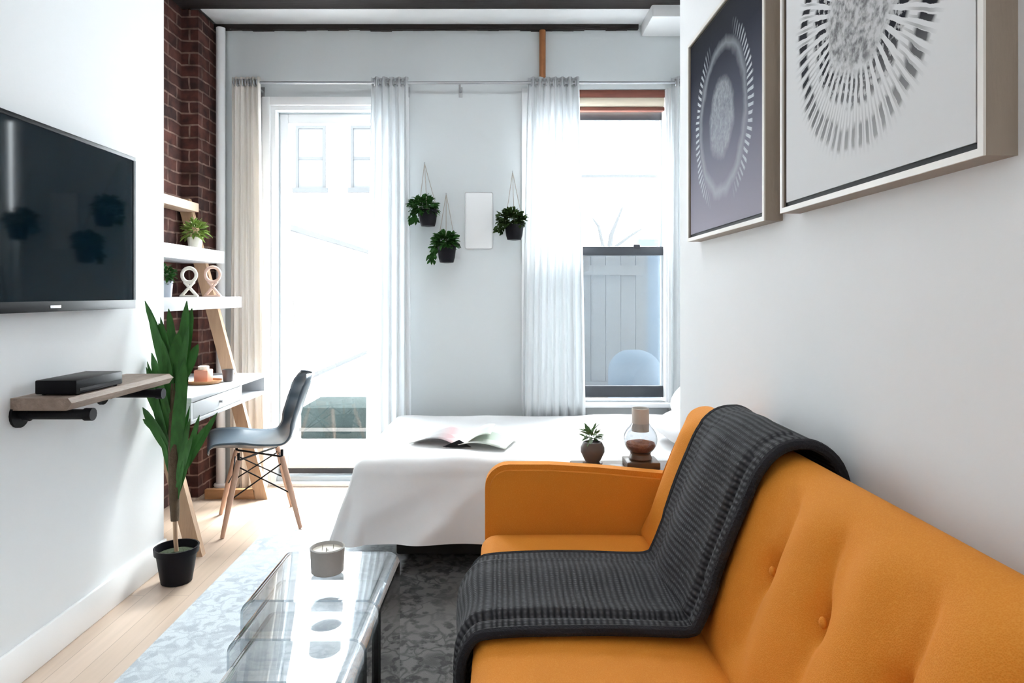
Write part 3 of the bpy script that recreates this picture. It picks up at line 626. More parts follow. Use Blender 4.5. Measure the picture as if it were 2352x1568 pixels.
figure('cream openwork ornament of ring over crossed legs, left one on lower shelf', -1.565, 3.42, M['cream_cer'], 0.152, 1)
figure('rosy wooden openwork ornament of ring over crossed legs, right one on lower shelf', -1.54, 3.64, M['pinkwood'], 0.165, 2)
# tray with pink block, dark cup
tr = thing('round_tray', 'round wooden tray on the white desktop', 'tray', (-1.49, 3.42, dz1))
part(tr, 'base', lathe(-1.49, 3.42, [(0.070, dz1), (0.078, dz1+0.004), (0.086, dz1+0.018), (0.082, dz1+0.018), (0.074, dz1+0.008)], 40), M['wood_orange'])
cb = thing('candle_holder', 'copper-pink square candle holder standing on the round tray', 'candle holder', (-1.49, 3.42, dz1+0.008))
part(cb, 'holder', box(-1.528, -1.458, 3.385, 3.455, dz1+0.008, dz1+0.070, 0.006), M['pink'])
part(cb, 'candle', lathe(-1.493, 3.42, [(0.026, dz1+0.068), (0.026, dz1+0.086), (0.02, dz1+0.088)], 24), M['wax'])
single('cup', 'small dark grey cup on desk beside the round tray', 'cup', lathe(-1.402, 3.50, [(0.018, dz1), (0.024, dz1+0.003), (0.029, dz1+0.062), (0.026, dz1+0.062), (0.021, dz1+0.008)], 28), M['clay'], (-1.402, 3.50, dz1))

# ------------------------------------------------------------ chair
cx_, cy_ = -1.225, 3.445; D = Vector((-0.919, -0.395, 0)); S = Vector((-0.395, 0.919, 0))
ch = thing('shell_chair', 'slate grey moulded plastic chair with wooden legs at the desk', 'chair', (cx_, cy_, 0))
def cw(f, s, z): return Vector((cx_, cy_, 0)) + D*f + S*s + Vector((0, 0, z if z < 0.01 else z-0.03))
prof = [(0.232, 0.405), (0.235, 0.425), (0.205, 0.438), (0.12, 0.428), (0.02, 0.417), (-0.07, 0.420), (-0.13, 0.440), (-0.172, 0.490), (-0.195, 0.56), (-0.222, 0.65), (-0.250, 0.73), (-0.268, 0.772)]
def interp(t):
    t *= len(prof)-1; i = min(int(t), len(prof)-2); f = t-i
    p = [prof[max(0, i-1)], prof[i], prof[i+1], prof[min(len(prof)-1, i+2)]]
    r = []
    for k in range(2):
        a, b_, c_, d_ = (q[k] for q in p)
        r.append(0.5*((2*b_)+(-a+c_)*f+(2*a-5*b_+4*c_-d_)*f*f+(-a+3*b_-3*c_+d_)*f**3))
    return r
def shell(u, v):
    f, z = interp(u); s = (v-0.5)*2
    wd = 0.205 if u < 0.5 else 0.205-0.035*((u-0.5)/0.5)
    if u > 0.88: wd *= math.sqrt(max(0.35, 1-((u-0.88)/0.14)**2))
    if u < 0.08: wd *= math.sqrt(max(0.5, 1-((0.08-u)/0.11)**2))
    side = abs(s)**2.6
    seatw = max(0, 1-abs(u-0.30)/0.42); backw = max(0, (u-0.45)/0.55)
    z2 = z + side*0.052*seatw + side*0.0; f2 = f + side*0.055*min(1, backw*2.2)*(1 if u < 0.9 else 0.9)
    return cw(f2, s*wd, z2)
o = part(ch, 'shell', grid(shell, 48, 24), M['shell'], angle=180); solid(o, 0.007)
legs = []
for (f, s, ff, fs) in ((0.10, -0.12, 0.175, -0.19), (0.10, 0.12, 0.175, 0.19), (-0.10, -0.12, -0.18, -0.19), (-0.10, 0.12, -0.18, 0.19)):
    a = cw(f, s, 0.375); b_ = cw(ff, fs, 0.003); legs.append((a, b_))
    part(ch, 'leg', tube([b_, b_.lerp(a, 0.5), a], [0.0095, 0.014, 0.013], 14), M['wood_leg'])
b = nb()
def lp(i, t): return legs[i][1].lerp(legs[i][0], t)
for i, j in ((0, 2), (1, 3), (0, 1), (2, 3)):
    add_tube(b, [lp(i, 0.92), lp(j, 0.48)], 0.0035, 6); add_tube(b, [lp(j, 0.92), lp(i, 0.48)], 0.0035, 6)
for i in range(4): add_tube(b, [legs[i][0]+Vector((0, 0, -0.03)), legs[i][0]+Vector((0, 0, 0.035))], 0.007, 8)
add_tube(b, [legs[0][0], legs[3][0]], 0.005, 6); add_tube(b, [legs[1][0], legs[2][0]], 0.005, 6)
part(ch, 'wire_brace', b, M['black'])

# ------------------------------------------------------------ palm in black pot
PX, PY = -1.298, 2.727
pl = thing('potted_palm', 'tall slender dracaena with long green leaves in black pot on floor', 'potted plant', (PX, PY, 0))
part(pl, 'pot', lathe(PX, PY, [(0.052, 0), (0.058, 0.003), (0.076, 0.118), (0.083, 0.118), (0.085, 0.142), (0.079, 0.142), (0.073, 0.112)], 40), M['pot_black'])
part(pl, 'soil', lathe(PX, PY, [(0.074, 0.112), (0.05, 0.120), (0.005, 0.122)], 32), M['soil'])
tops = [(PX, PY, 0.11), (U(402, PY), PY, V(1195, PY)), (U(400, PY), PY, V(1120, PY)), (U(398, PY), PY, V(1000, PY)), (U(400, PY), PY, V(880, PY))]
part(pl, 'thin_stem', tube([tops[0], (PX-0.004, PY, 0.16), tops[1]], 0.0085, 10), M['wood_tan'])
part(pl, 'trunk', tube(tops[1:], [0.016, 0.021, 0.019, 0.012], 12), M['trunk'])
def strap(bm, base, tip, W, bow, face):
    base = Vector(base); tip = Vector(tip); d = tip-base; Ln = d.length; n = 9
    side = d.cross(face).normalized(); nrm = side.cross(d).normalized(); rows = []
    for i in range(n+1):
        t = i/n; wv = W*(math.sin(PI*min(1, (t*0.82+0.13)))**0.7) * (1 if t < 0.97 else 0.25)
        c = base + d*t + nrm*bow*math.sin(PI*t) - Vector((0, 0, abs(bow)*0.5*t*t))
        rows.append((bm.verts.new(c-side*wv/2), bm.verts.new(c-nrm*wv*0.16), bm.verts.new(c+side*wv/2)))
    for a, b_ in zip(rows, rows[1:]): bm.faces.new((a[0], a[1], b_[1], b_[0])); bm.faces.new((a[1], a[2], b_[2], b_[1]))
rnd = random.Random(3)
clusters = [
 [(398, 930), [(343, 688), (352, 715), (362, 740), (376, 725), (392, 708), (409, 735), (428, 690), (432, 706), (441, 745), (418, 760), (446, 790), (385, 780), (372, 800)], 25],
 [(394, 1045), [(314, 808), (292, 842), (330, 830), (344, 850), (300, 880), (296, 935), (316, 960), (356, 870), (374, 850), (340, 905), (440, 820), (425, 850), (408, 860)], 23],
 [(405, 1120), [(490, 945), (462, 950), (442, 958), (428, 930), (478, 975), (436, 985), (416, 960), (455, 1000), (372, 1000)], 16]]
b = nb()
for (bx, by), tips, wpx in clusters:
    for (tx, ty) in tips:
        oy = rnd.uniform(-0.06, 0.05); face = Vector((rnd.uniform(-.45, .45), -1, rnd.uniform(-.3, .3)))
        tipx = max(U(tx, PY), XL+0.01) if PY < 2.89 else U(tx, PY)
        strap(b, (U(bx, PY)+rnd.uniform(-.01, .01), PY+rnd.uniform(-.012, .012), V(by+rnd.uniform(-40, 40), PY)), (tipx, PY+oy, V(ty, PY+oy)), wpx/575*rnd.uniform(0.85, 1.25), rnd.uniform(0.0, 0.02)*(-1 if tx < bx else 1)*0.6, face)
o = part(pl, 'leaves', b, M['leaf'], fixn=False); o['label'] = 'long strap-shaped green leaves'

# ------------------------------------------------------------ rug
def rugf(x0, x1, y0, y1):
    b = box(x0, x1, y0, y1, 0.0, 0.009, 0.003); return b
single('rug', 'patterned rug, window glare painted pale blue-grey, dark grey towards the sofa', 'rug', rugf(-1.14, 0.55, 0.15, 3.30), M['rug'], (0, 0, 0))
RZ0 = 0.009

# ------------------------------------------------------------ bed
bed = thing('bed', 'low bed made up with a white duvet under the window', 'bed', (0.3, 3.45, 0))
part(bed, 'base', box(-0.46, 1.25, 2.98, 3.90, 0.010, 0.16, 0.01), M['bedbase'])
bx0, bx1, by0, by1 = -0.565, 1.24, 2.93, 3.90
def duvet(u, v):
    Ls = 0.38
    a = bx0-Ls + u*(bx1+0.02 - (bx0-Ls)); c = by0-Ls + v*(by1+0.06-(by0-Ls))
    nx = min(max(a, bx0), bx1); ny = min(max(c, by0), by1); dx, dy = a-nx, c-ny
    s = max(abs(dx), abs(dy)); zt = 0.455 + 0.012*noise.noise(Vector((a*2.2, c*3, 1))) + 0.006*noise.noise(Vector((a*7, c*8, 2)))
    if s < 1e-6: 
        return Vector((a, c, zt))
    dn = math.hypot(dx, dy); ux, uy = dx/dn, dy/dn; r = 0.07
    if s < r*1.57: an = s/r; out = r*math.sin(an); z = zt-r*(1-math.cos(an))
    else: q = s-r*1.57; out = r+q*0.24; z = zt-r-q*0.985
    per = a*1.0 - c*1.0 if True else 0
    q = max(0, s-0.08)/0.3
    out += q*(0.016*math.sin(per*17+1.3*noise.noise(Vector((per*3, 0, 0))))+0.012*noise.noise(Vector((per*9, q*2, 4))))
    corner = min(abs(dx), abs(dy))/max(s, 1e-6); out += 0.05*corner*q
    if dy > 0: out = min(out, 0.10)
    if nx > 0.68 and dy < 0: out = min(out, 0.085)
    return Vector((nx+ux*out, ny+uy*out, max(z, 0.095)))
o = part(bed, 'duvet', grid(duvet, 150, 110), M['linen'], angle=180)
def pillow(label, c, sx, sy, sz, rot, group='white pillows at the head of the bed'):
    def fn(u, v):
        th = (u)*2*PI; ph = (v-0.5)*PI
        cp = math.copysign(abs(math.cos(ph))**0.75, math.cos(ph)); cc = math.copysign(abs(math.cos(th))**0.55, math.cos(th)); ss = math.copysign(abs(math.sin(th))**0.55, math.sin(th))
        x, y, z = cp*cc*sx/2, cp*ss*sy/2, math.sin(ph)*sz/2
        rr = min(1, (abs(cc*cp))**3+(abs(ss*cp))**3); z *= 1-0.15*rr
        p = Vector((x, y, z)) + Vector((0, 0, 0.012*noise.noise(Vector((x*7, y*7, z*3)))))
        p.rotate(Matrix.Rotation(rot[1], 3, 'Y')); p.rotate(Matrix.Rotation(rot[2], 3, 'Z')); return Vector(c)+p
    return single('pillow', label, 'pillow', grid(fn, 64, 32), M['linen'], tuple(c), angle=180)
pillow('white pillow propped at bed head in front of the window', (1.07, 3.62, 0.625), 0.36, 0.46, 0.15, (0, math.radians(-42), 0.05))
pillow('white pillow lying on bed behind the glass bottle vase', (0.93, 3.14, 0.545), 0.40, 0.44, 0.15, (0, math.radians(-8), 0.08))
# open magazine on the bed
mz = 0.466; mg = thing('magazine', 'open magazine with raised pages lying on the white bed', 'magazine', (-0.17, 3.18, mz))
def page(side, lift):
    def fn(u, v):
        x = side*u*0.225; y = (v-0.5)*0.27
        z = lift*math.sin(PI*min(1, u*1.02))*(1-0.35*u)+0.003+0.003*(1-u)
        p = Vector((x, y, z)); p.rotate(Matrix.Rotation(math.radians(-14), 3, 'Z')); return Vector((-0.17, 3.18, mz))+p
    return grid(fn, 18, 8)
o = part(mg, 'left_page', page(-1, 0.035), M['page']); solid(o, 0.003)
o = part(mg, 'right_page', page(1, 0.022), M['page']); solid(o, 0.003)
o = part(mg, 'turned_page', grid(lambda u, v: Vector((-0.17, 3.18, mz)) + Vector((u*0.12-0.06*0+0.02*v, -0.13+v*0.25, 0.006+0.05*math.sin(u*PI*0.6))), 10, 6), M['page']); solid(o, 0.001)
b = nb(); add_box(b, -0.25, -0.155, 3.05, 3.052, mz-0.002, mz+0.002); 
tri = [b.verts.new((-0.262, 3.045, mz+0.0005)), b.verts.new((-0.135, 3.038, mz+0.0005)), b.verts.new((-0.19, 3.06, mz+0.028))]
tri2 = [b.verts.new((v.co.x, v.co.y+0.006, v.co.z)) for v in tri]
b.faces.new(tri); b.faces.new(list(reversed(tri2)))
for k in range(3): b.faces.new((tri[k], tri[(k+1) % 3], tri2[(k+1) % 3], tri2[k]))
part(mg, 'folded_cover', b, M['black'], 'black folded cover corner', smooth=False)

# ------------------------------------------------------------ side table, pot, bottle vase
tz = 0.553
st = thing('side_table', 'small dark wood side table between the sofa arm and the bed', 'side table', (0.47, 2.34, 0))
part(st, 'tabletop', box(0.245, 0.70, 2.262, 2.445, tz-0.03, tz, 0.004), M['wood_dark'])
for x in (0.28, 0.665):
    for y in (2.285, 2.42):
        part(st, 'leg', lathe(x, y, [(0.010, RZ0 if x < 0.55 else 0), (0.015, tz-0.03)], 14), M['wood_dark'])
part(st, 'apron', box(0.29, 0.655, 2.28, 2.425, tz-0.06, tz-0.03), M['wood_dark'], smooth=False)
y_ = 2.36; sp = thing('succulent_pot', 'round dark stoneware pot with small green plant on side table', 'potted plant', (U(1361, y_), y_, tz))
x_ = U(1361, y_); kz = y_/1568
part(sp, 'coaster', lathe(x_, y_, [(0.033, tz), (0.034, tz+0.014), (0.030, tz+0.016)], 28), M['wood_dark'])
z_ = tz+0.016
part(sp, 'pot', lathe(x_, y_, [(0.022, z_), (0.028, z_+0.008), (0.041, z_+0.035), (0.041, z_+0.05), (0.032, z_+0.068), (0.026, z_+0.070), (0.026, z_+0.062)], 32), M['clay'])
part(sp, 'foliage', bush((x_-0.002, y_, z_+0.088), 0.026, 0.026, 0.026, 60, 0.030, 0.011, 31, droop=0.1), M['leaf_sage'])
xv = U(1471, y_); vz = thing('bottle_vase', 'round glass bottle vase with tall taupe neck on side table', 'vase', (xv, y_, tz))
part(vz, 'plinth', box(xv-0.055, xv+0.058, y_-0.05, y_+0.05, tz, tz+0.024, 0.003), M['wood_dark'])
q = tz+0.024
part(vz, 'foot', lathe(xv, y_, [(0.036, q), (0.040, q+0.006), (0.034, q+0.020), (0.036, q+0.026)], 32), M['wood_dark'])
q += 0.026; rb = 0.0575
pr = [(0.034, q)] + [(rb*math.cos(a), q+0.045+rb*math.sin(a)*0.98) for a in [(-50+i*10)*PI/180 for i in range(0, 11)]] + [(0.030, q+0.100)]
part(vz, 'glass_bulb', lathe(xv, y_, pr, 40, cap=False), M['bulb'])
part(vz, 'sand', lathe(xv, y_, [(0.030, q+0.001), (0.046, q+0.013), (0.051, q+0.024), (0.048, q+0.033), (0.02, q+0.040), (0.004, q+0.041)], 36), M['redsand'])
part(vz, 'neck', lathe(xv, y_, [(0.0295, q+0.072), (0.0295, q+0.150), (0.027, q+0.152), (0.025, q+0.150), (0.025, q+0.10)], 32), M['neck'])

# ------------------------------------------------------------ sofa
sf = thing('sofa', 'mustard orange button-tufted sofa against the right wall', 'sofa', (0.33, 1.26, 0))
SY0, SY1 = 0.40, 2.13
def rbox(x0, x1, y0, y1, z0, z1, r, puff=0.0, nx=26, ny=70, fn=None):
    # rounded cushion: superellipsoid-like grid over six faces via subdivided cube
    bm = nb(); bmesh.ops.create_cube(bm, size=2.0)
    bmesh.ops.subdivide_edges(bm, edges=bm.edges[:], cuts=21, use_grid_fill=True)
    hx, hy, hz = (x1-x0)/2, (y1-y0)/2, (z1-z0)/2; c = Vector(((x0+x1)/2, (y0+y1)/2, (z0+z1)/2))
    for v in bm.verts:
        a = [v.co.x, v.co.y, v.co.z]
        # concentrate rows near edges
        a = [math.copysign(abs(t)**0.6, t) for t in a]
        p = Vector((a[0]*hx, a[1]*hy, a[2]*hz))
        inner = Vector((max(-hx+r, min(hx-r, p.x)), max(-hy+r, min(hy-r, p.y)), max(-hz+r, min(hz-r, p.z))))
        d = p-inner
        if d.length > 1e-9: p = inner + d.normalized()*min(r, d.length) if d.length > r else inner+d
        if puff: 
            k = (1-(p.x/hx)**2)*(1-(p.y/hy)**4); 
            if p.z > 0: p.z += puff*max(0, k)
        v.co = c+p
        if fn: v.co = fn(v.co)
    return bm
o = part(sf, 'seat_cushion', rbox(-0.062, 0.46, SY0+0.02, SY1-0.006, 0.270, 0.414, 0.045, 0.014), M['sofa'], angle=180)
part(sf, 'seat_frame', box(-0.03, 0.70, SY0, SY1+0.06, 0.165, 0.272, 0.012), M['sofa'])
def arm(y0, y1):
    x0, x1 = -0.052, 0.60; prof = [(x0+0.012, 0.17), (x0, 0.30)]
    for i in range(9):
        a = PI - i*PI/16; prof.append((x0+0.075+0.075*math.cos(a), 0.540+0.073*math.sin(a)))
    prof += [(0.15, 0.613), (0.30, 0.604), (0.45, 0.590), (x1, 0.576), (x1, 0.17)]
    b = nb(); A = [b.verts.new((x, y0, z)) for x, z in prof]; B = [b.verts.new((x, y1, z)) for x, z in prof]
    b.faces.new(A); b.faces.new(list(reversed(B)))
    for k in range(len(prof)): b.faces.new((A[k], B[k], B[(k+1) % len(prof)], A[(k+1) % len(prof)]))
    bmesh.ops.recalc_face_normals(b, faces=b.faces)
    es = [e for e in b.edges if abs(e.verts[0].co.y-e.verts[1].co.y) < 1e-6]
    bmesh.ops.bevel(b, geom=es, offset=0.016, segments=4, affect='EDGES'); return b
part(sf, 'armrest', arm(SY1, SY1+0.075), M['sofa']); part(sf, 'armrest', arm(SY0-0.075, SY0), M['sofa'])
# tufted back
bp = [(0.475, 0.17), (0.455, 0.30), (0.432, 0.40), (0.448, 0.47), (0.478, 0.56), (0.515, 0.66), (0.548, 0.74), (0.580, 0.785), (0.618, 0.803), (0.655, 0.797), (0.685, 0.765), (0.70, 0.70), (0.715, 0.50), (0.72, 0.17)]
def cr(pp, t):
    t *= len(pp)-1; i = min(int(t), len(pp)-2); f = t-i
    q = [pp[max(0, i-1)], pp[i], pp[i+1], pp[min(len(pp)-1, i+2)]]
    return [0.5*((2*b_)+(-a+c_)*f+(2*a-5*b_+4*c_-d_)*f*f+(-a+3*b_-3*c_+d_)*f**3) for a, b_, c_, d_ in (tuple(w_[k] for w_ in q) for k in range(2))]
BT = [0.49+0.205*k for k in range(9)]
BZ = 0.625
def backf(u, v):
    y = SY0+0.004 + v*(SY1-SY0-0.008)
    x, z = cr(bp, u)
    # outward direction of the front face
    nx, nz = -0.93, 0.36
    d = 0.0
    if u < 0.75:
        w1 = max(0, min(1, (z-0.42)/0.06)) * max(0, min(1, (0.79-z)/0.05))
        k = min(range(len(BT)), key=lambda i: abs(BT[i]-y)); dy = y-BT[k]
        up = z-BZ
        curve = 0.020*math.sin(max(0, up)*16)*(1 if k % 2 else -1)
        dc = dy-curve if up > 0 else dy + 0.3*up*0
        if up > 0: d -= 0.015*math.exp(-(dc/0.018)**2)*(1-up/0.16*0.75)*w1
        else: d -= 0.012*math.exp(-(dc/0.02)**2)*max(0, 1+up/0.17)*w1
        d -= 0.026*math.exp(-((dy/0.026)**2+(up/0.026)**2))
        d += 0.010*math.cos(2*PI*(y-BT[0])/0.205+PI)*w1
    ends = min(1, (y-SY0)/0.03, (SY1-y)/0.03); ends = max(0, ends)
    sc = 0.93+0.07*math.sqrt(1-(1-ends)**2)
    z = 0.17+(z-0.17)*sc
    return Vector((x+nx*d, y, z+nz*d))
b = grid(backf, 110, 420)
vv = [v for v in b.verts]
part(sf, 'back_cushion', b, M['sofa'], angle=180)
for y in (SY0+0.004, SY1-0.004):
    bb = nb(); bb.faces.new([bb.verts.new((*[x for x in (cr(bp, i/60)[0],)], y, 0.17+(cr(bp, i/60)[1]-0.17)*0.93)) for i in range(61)]); part(sf, 'back_end_panel', bb, M['sofa'], smooth=False)
def bx_at(z):
    best = min((abs(cr(bp, t/200)[1]-z), cr(bp, t/200)[0]) for t in range(30, 110)); return best[1]
for y in BT:
    bm_ = nb(); bmesh.ops.create_uvsphere(bm_, u_segments=14, v_segments=8, radius=0.0095)
    for v in bm_.verts: v.co = Vector((v.co.x*0.6, v.co.y, v.co.z)) + Vector((bx_at(BZ)+0.0195, y, BZ-0.008))
    part(sf, 'button', bm_, M['sofa'])
for x in (0.02, 0.62):
    for y in (SY0+0.03, SY1):
        part(sf, 'leg', lathe(x, y, [(0.012, RZ0 if x < 0.5 else 0.0), (0.022, 0.166)], 16), M['wood_tan'])

# ------------------------------------------------------------ throw blanket
off = 0.016
path = [(-0.072, 0.14), (-0.083, 0.22), (-0.088, 0.30), (-0.086, 0.375), (-0.062, 0.420), (-0.02, 0.434), (0.10, 0.442), (0.22, 0.444), (0.34, 0.442), (0.395, 0.447), (0.412, 0.47), (0.440, 0.54), (0.470, 0.62), (0.502, 0.70), (0.535, 0.775), (0.575, 0.820), (0.620, 0.836), (0.665, 0.828), (0.705, 0.790), (0.722, 0.72), (0.727, 0.62)]
Ls = [0.0]
for a, c in zip(path, path[1:]): Ls.append(Ls[-1]+math.hypot(c[0]-a[0], c[1]-a[1]))
def blf(layer):
    def fn(u, v):
        i_ = u*(len(path)-1); x, z = cr(path, u)
        x2, z2 = cr(path, min(1, u+0.01)); x1_, z1_ = cr(path, max(0, u-0.01)); tx, tz_ = x2-x1_, z2-z1_; l = math.hypot(tx, tz_); nx, nz = -tz_/l, tx/l
        s = u*Ls[-1]
        y = 1.425 + v*0.44 + 0.012*math.sin(s*6) + (0.015 if u > 0.55 else 0)*math.sin(s*3)
        if layer: y = 1.425+0.012*math.sin(s*6) + 0.06 + v*0.33
        h = 0.008*math.sin(v*PI*3.2+1+s*1.5) * (0.4+0.6*math.sin(s*2.1)**2)
        h += 0.010*math.exp(-((v-0.78)/0.045)**2) - 0.006*math.exp(-((v-0.12)/0.03)**2)+0.004*noise.noise(Vector((s*6, v*4, 0)))
        sm = lambda a, b_, x_: max(0, min(1, (x_-a)/(b_-a)))
        h += 0.011*sm(0.13, 0.155, v)*(1-sm(0.74+0.02*math.sin(s*5), 0.765+0.02*math.sin(s*5), v))
        if v < 0.04 or v > 0.96: h -= 0.004
        if u > 0.72: h = max(-0.002, h*0.5)
        h = max(h, -0.006)
        if s > Ls[-5]: h = 0
        return Vector((x+nx*h, y, z+nz*h))
    return fn
def bu_(u, v): 
    i = u*(len(path)-1); k = min(int(i), len(path)-2); return (Ls[k]+(i-k)*(Ls[k+1]-Ls[k]), v*0.44)
tb = thing('throw_blanket', 'charcoal ribbed knit throw draped over sofa back and seat', 'blanket', (0.3, 1.64, 0.43))
o = part(tb, 'knit', grid(blf(0), 260, 60, bu_), M['knit'], angle=180); solid(o, 0.016, 0)
b = nb()
for yv in (0.0, 1.0):
    pts = [blf(0)(k/80, yv) + Vector((0, 0, 0)) for k in range(81)]
    add_tube(b, pts, 0.0115, 8)
part(tb, 'hem', b, M['knitdark'] if 'knitdark' in M else pmat('dark_hem_knit', (0.012, 0.013, 0.017), 0.95, bump=0.5, bscale=200, var=0.3, vscale=90))

# ------------------------------------------------------------ nesting tables
def nest(label, x0, x1, y0, y1, z, t=0.006):
    root = thing('acrylic_table', label, 'coffee table', ((x0+x1)/2, (y0+y1)/2, RZ0), 'nest of clear acrylic tables')
    r = 0.035; outer = [(x0, RZ0), (x0, z-r)] + [(x0+r-r*math.cos(a), z-r+r*math.sin(a)) for a in [i*PI/16 for i in range(1, 8)]] + [(x0+r, z), (x1-r, z)] + [(x1-r+r*math.sin(a), z-r+r*math.cos(a)) for a in [i*PI/16 for i in range(1, 8)]] + [(x1, z-r), (x1, RZ0)]
    ri = r-t; inner = [(x0+t, RZ0), (x0+t, z-r)] + [(x0+r-ri*math.cos(a), z-r+ri*math.sin(a)) for a in [i*PI/16 for i in range(1, 8)]] + [(x0+r, z-t), (x1-r, z-t)] + [(x1-r+ri*math.sin(a), z-r+ri*math.cos(a)) for a in [i*PI/16 for i in range(1, 8)]] + [(x1-t, z-r), (x1-t, RZ0)]
    b = nb(); n = len(outer)
    V4 = [[b.verts.new((p[0], y, p[1])) for p in L_] for L_ in (outer, inner) for y in (y0, y1)]
    for k in range(n-1):
        b.faces.new((V4[0][k], V4[1][k], V4[1][k+1], V4[0][k+1])); b.faces.new((V4[2][k], V4[2][k+1], V4[3][k+1], V4[3][k]))
    part(root, 'sheet', b, M['acrylic'], angle=30)
    for y in (y0, y1):
        b = nb(); A = [b.verts.new((p[0], y, p[1])) for p in outer]; B = [b.verts.new((p[0], y, p[1])) for p in inner]
        for k in range(n-1): b.faces.new((A[k], A[k+1], B[k+1], B[k]))
        part(root, 'polished_edge', b, M['acrylic_edge'], smooth=False)
    return root
nest('clear acrylic table holding the candle, tallest and farthest of the nest', -0.640, -0.296, 1.673, 1.985, 0.400)
nest('clear acrylic table, middle one of the nest of three', -0.628, -0.308, 1.56, 1.88, 0.362)
nest('clear acrylic table, lowest and nearest of the nest of three', -0.616, -0.320, 1.452, 1.77, 0.326)
cd = thing('candle', 'round grey concrete candle jar on the clear acrylic table', 'candle', (-0.47, 1.843, 0.400))
part(cd, 'jar', lathe(-0.47, 1.843, [(0.040, 0.4002), (0.043, 0.403), (0.0455, 0.462), (0.0465, 0.466), (0.042, 0.468), (0.040, 0.458)], 40), M['concrete'])
part(cd, 'wax', lathe(-0.47, 1.843, [(0.041, 0.452), (0.041, 0.459), (0.02, 0.4585), (0.003, 0.458)], 36), M['wax'])
for (dx, dy) in ((-0.015, 0.004), (0.013, 0.01), (0.0, -0.013)): part(cd, 'wick', tube([(-0.47+dx, 1.843+dy, 0.457), (-0.469+dx, 1.843+dy, 0.469)], 0.0012, 6), M['twine'])

# ------------------------------------------------------------ framed art on the right wall
def art(label, y0, y1, z0, z1, mat):
    xf = XR-0.050; root = thing('framed_art', label, 'picture', (XR, (y0+y1)/2, z0-0.02), 'two framed prints on the right wall')
    cv = part(root, 'canvas', box(-0.006, 0.006, -(y1-y0)/2, (y1-y0)/2, -(z1-z0)/2, (z1-z0)/2), mat, smooth=False)
    for v in cv.data.vertices: v.co += Vector(root.location)
    cv.location = Vector((xf+0.012, (y0+y1)/2, (z0+z1)/2)) - Vector(root.location)
    g = 0.012; f = 0.012
    b = nb()
    Y0, Y1, Z0, Z1 = y0-g, y1+g, z0-g, z1+g
    part(root, 'backing', box(xf+0.009, XR-0.002, Y0, Y1, Z0, Z1), M['black'], smooth=False)
    def ring(xa, xb, m, nm):
        b = nb(); add_box(b, xa, xb, Y0-f, Y1+f, Z0-f, Z0); add_box(b, xa, xb, Y0-f, Y1+f, Z1, Z1+f); add_box(b, xa, xb, Y0-f, Y0, Z0, Z1); add_box(b, xa, xb, Y1, Y1+f, Z0, Z1)
        part(root, nm, b, m, smooth=False)
    ring(xf+0.004, XR, M['frame_side'], 'frame'); ring(xf, xf+0.004, M['frame_face'], 'frame_face')
art('dark navy and grey abstract ring print in cream frame, farther one', 1.82, 2.51, 1.366, 2.045, M['art_dark'])
art('white abstract print with black radiating strokes in cream frame, nearer one', 1.002, 1.668, 1.372, 2.05, M['art_pale'])

# ------------------------------------------------------------ outside
struct('ground', box(-9, 9, YB+WT, 24, -0.25, -0.02), M['ext_white'], smooth=False)
hz = thing('neighbour_house', 'bright white house facade seen through the glass door', 'building', (0, 20, -0.02))
part(hz, 'wall', box(-11, 11, 20, 20.6, -0.02, 11), M['ext_white'], smooth=False)
def fwin(px0, px1, py0, py1):
    Y = 19.98; x0, x1, z0, z1 = U(px0, Y), U(px1, Y), V(py1, Y), V(py0, Y)
    b = nb(); add_box(b, x0-0.08, x1+0.08, 19.93, 20, z1, z1+0.14); add_box(b, x0-0.08, x0, 19.93, 20, z0, z1); add_box(b, x1, x1+0.08, 19.93, 20, z0, z1); add_box(b, x0, x1, 19.95, 20, (z0+z1)/2-0.04, (z0+z1)/2+0.04)
    f = part(hz, 'window', b, M['ext_line'], smooth=False)
    o = finish('pane', box(x0, x1, 19.97, 20, z0, z1), M['ext_glass'], hz.location, smooth=False); o.parent = f
    o = finish('sill', box(x0-0.15, x1+0.15, 19.85, 20, z0-0.14, z0), M['ext_line'], hz.location, smooth=False); o.parent = f
for a in ((686, 742, 296, 432), (812, 868, 296, 432), (560, 616, 296, 432)): fwin(*a)
part(hz, 'ledge', box(2.2, 6.5, 19.9, 20, V(408, 20), V(402, 20)), M['ext_line'], smooth=False)
fn = thing('garden_fence', 'white garden side fence running away beyond the glass door', 'fence', (-2.2, 8, -0.02))
part(fn, 'boards', box(-2.25, -2.2, 4.6, 15, 0.2, 1.80), M['ext_white'], smooth=False)
part(fn, 'cap_rail', box(-2.28, -2.15, 4.6, 15, 1.80, 1.86), M['ext_line'], smooth=False)
part(fn, 'curb', box(-2.28, -2.12, 4.6, 15, -0.02, 0.20), M['ext_white'], smooth=False)
part(fn, 'bottom_rail', box(-2.22, -2.115, 4.6, 15, 0.20, 0.225), M['ext_line'], smooth=False)
px_ = thing('planter', 'low grey-green stone planter outside the glass door', 'planter', (-1.2, 5.6, -0.02))
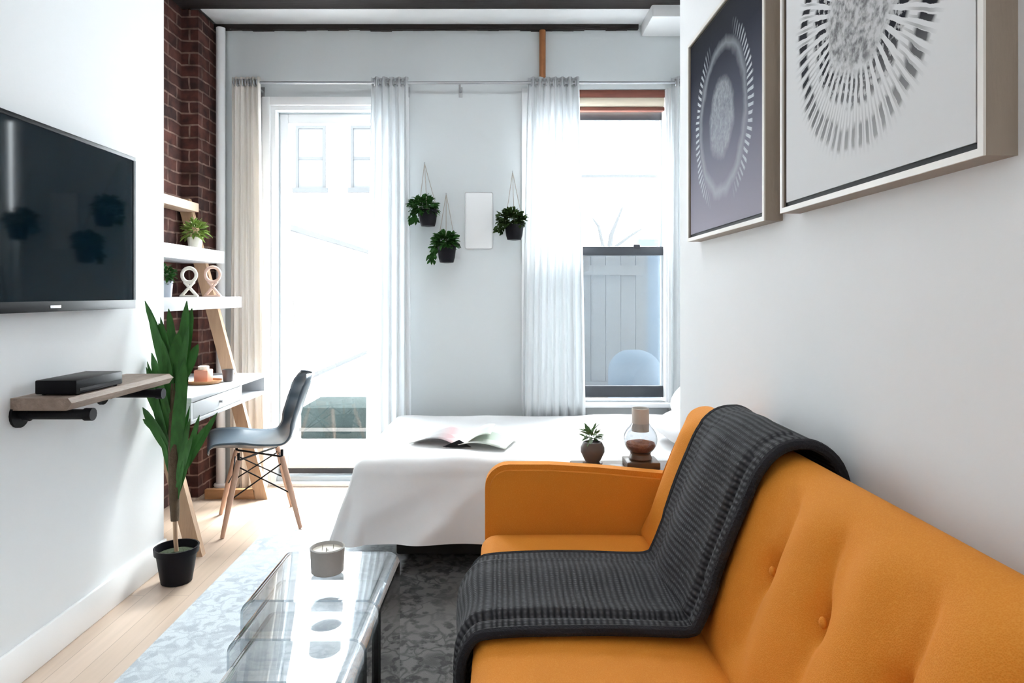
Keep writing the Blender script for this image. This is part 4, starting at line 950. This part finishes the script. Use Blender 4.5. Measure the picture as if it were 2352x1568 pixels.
b = nb(); add_box(b, U(690, 5.5), -0.3, 5.5, 6.1, -0.02, V(936, 5.5), 0.01); part(px_, 'box', b, M['planter'])
b = nb(); add_box(b, U(690, 5.5)-0.01, -0.29, 5.485, 5.5, V(990, 5.5), V(982, 5.5)); part(px_, 'band', b, M['fence_grey'], smooth=False)
fb = thing('timber_fence', 'weathered grey board fence behind the lower window pane', 'fence', (0.7, 5.62, -0.02))
b = nb(); x = 0.0
while x < U(1478, 5.6)-0.02:
    add_box(b, x, min(x+0.118, U(1478, 5.6)), 5.6, 5.625, -0.02, 1.50); add_box(b, x+0.1, min(x+0.14, U(1478, 5.6)), 5.626, 5.645, -0.02, 1.49); x += 0.1225
part(fb, 'boards', b, M['fence_grey'], smooth=False)
for zz in (1.30, 0.35): part(fb, 'rail', box(0.0, U(1478, 5.6), 5.575, 5.6, zz, zz+0.08), M['fence_grey'], smooth=False)
single('garden_screen_wall', 'pale blue-grey wall right of the timber fence outside window', 'wall', box(U(1478, 5.6)+0.02, 2.4, 5.9, 6.0, -0.02, 1.62), M['cover_blue'], (1.7, 5.95, -0.02), smooth=False)
single('covered_grill', 'rounded object under pale blue cover outside the window', 'covered furniture', rbox(0.78, 1.15, 4.75, 5.15, -0.02, 0.74, 0.16), M['cover_blue'], (0.97, 4.95, -0.02), angle=180)
# bare tree outside the window
tr_ = thing('bare_tree', 'thin bare tree beyond the fence outside window', 'tree', (U(1410, 9), 9, -0.02))
b = nb(); X9 = U(1395, 9)
add_tube(b, [(X9, 9, -0.02), (X9, 9, 1.5), (X9+0.05, 9, V(540, 9)), (U(1430, 9), 9, V(475, 9))], [0.05, 0.045, 0.03, 0.012], 8)
add_tube(b, [(X9, 9, 1.5), (U(1375, 9), 9, V(520, 9)), (U(1360, 9), 9, V(500, 9))], [0.03, 0.02, 0.01], 8)
add_tube(b, [(X9+0.02, 9, 1.7), (U(1450, 9), 9, V(540, 9)), (U(1475, 9), 9, V(525, 9))], [0.025, 0.018, 0.01], 8)
part(tr_, 'trunk', b, M['ext_line'])
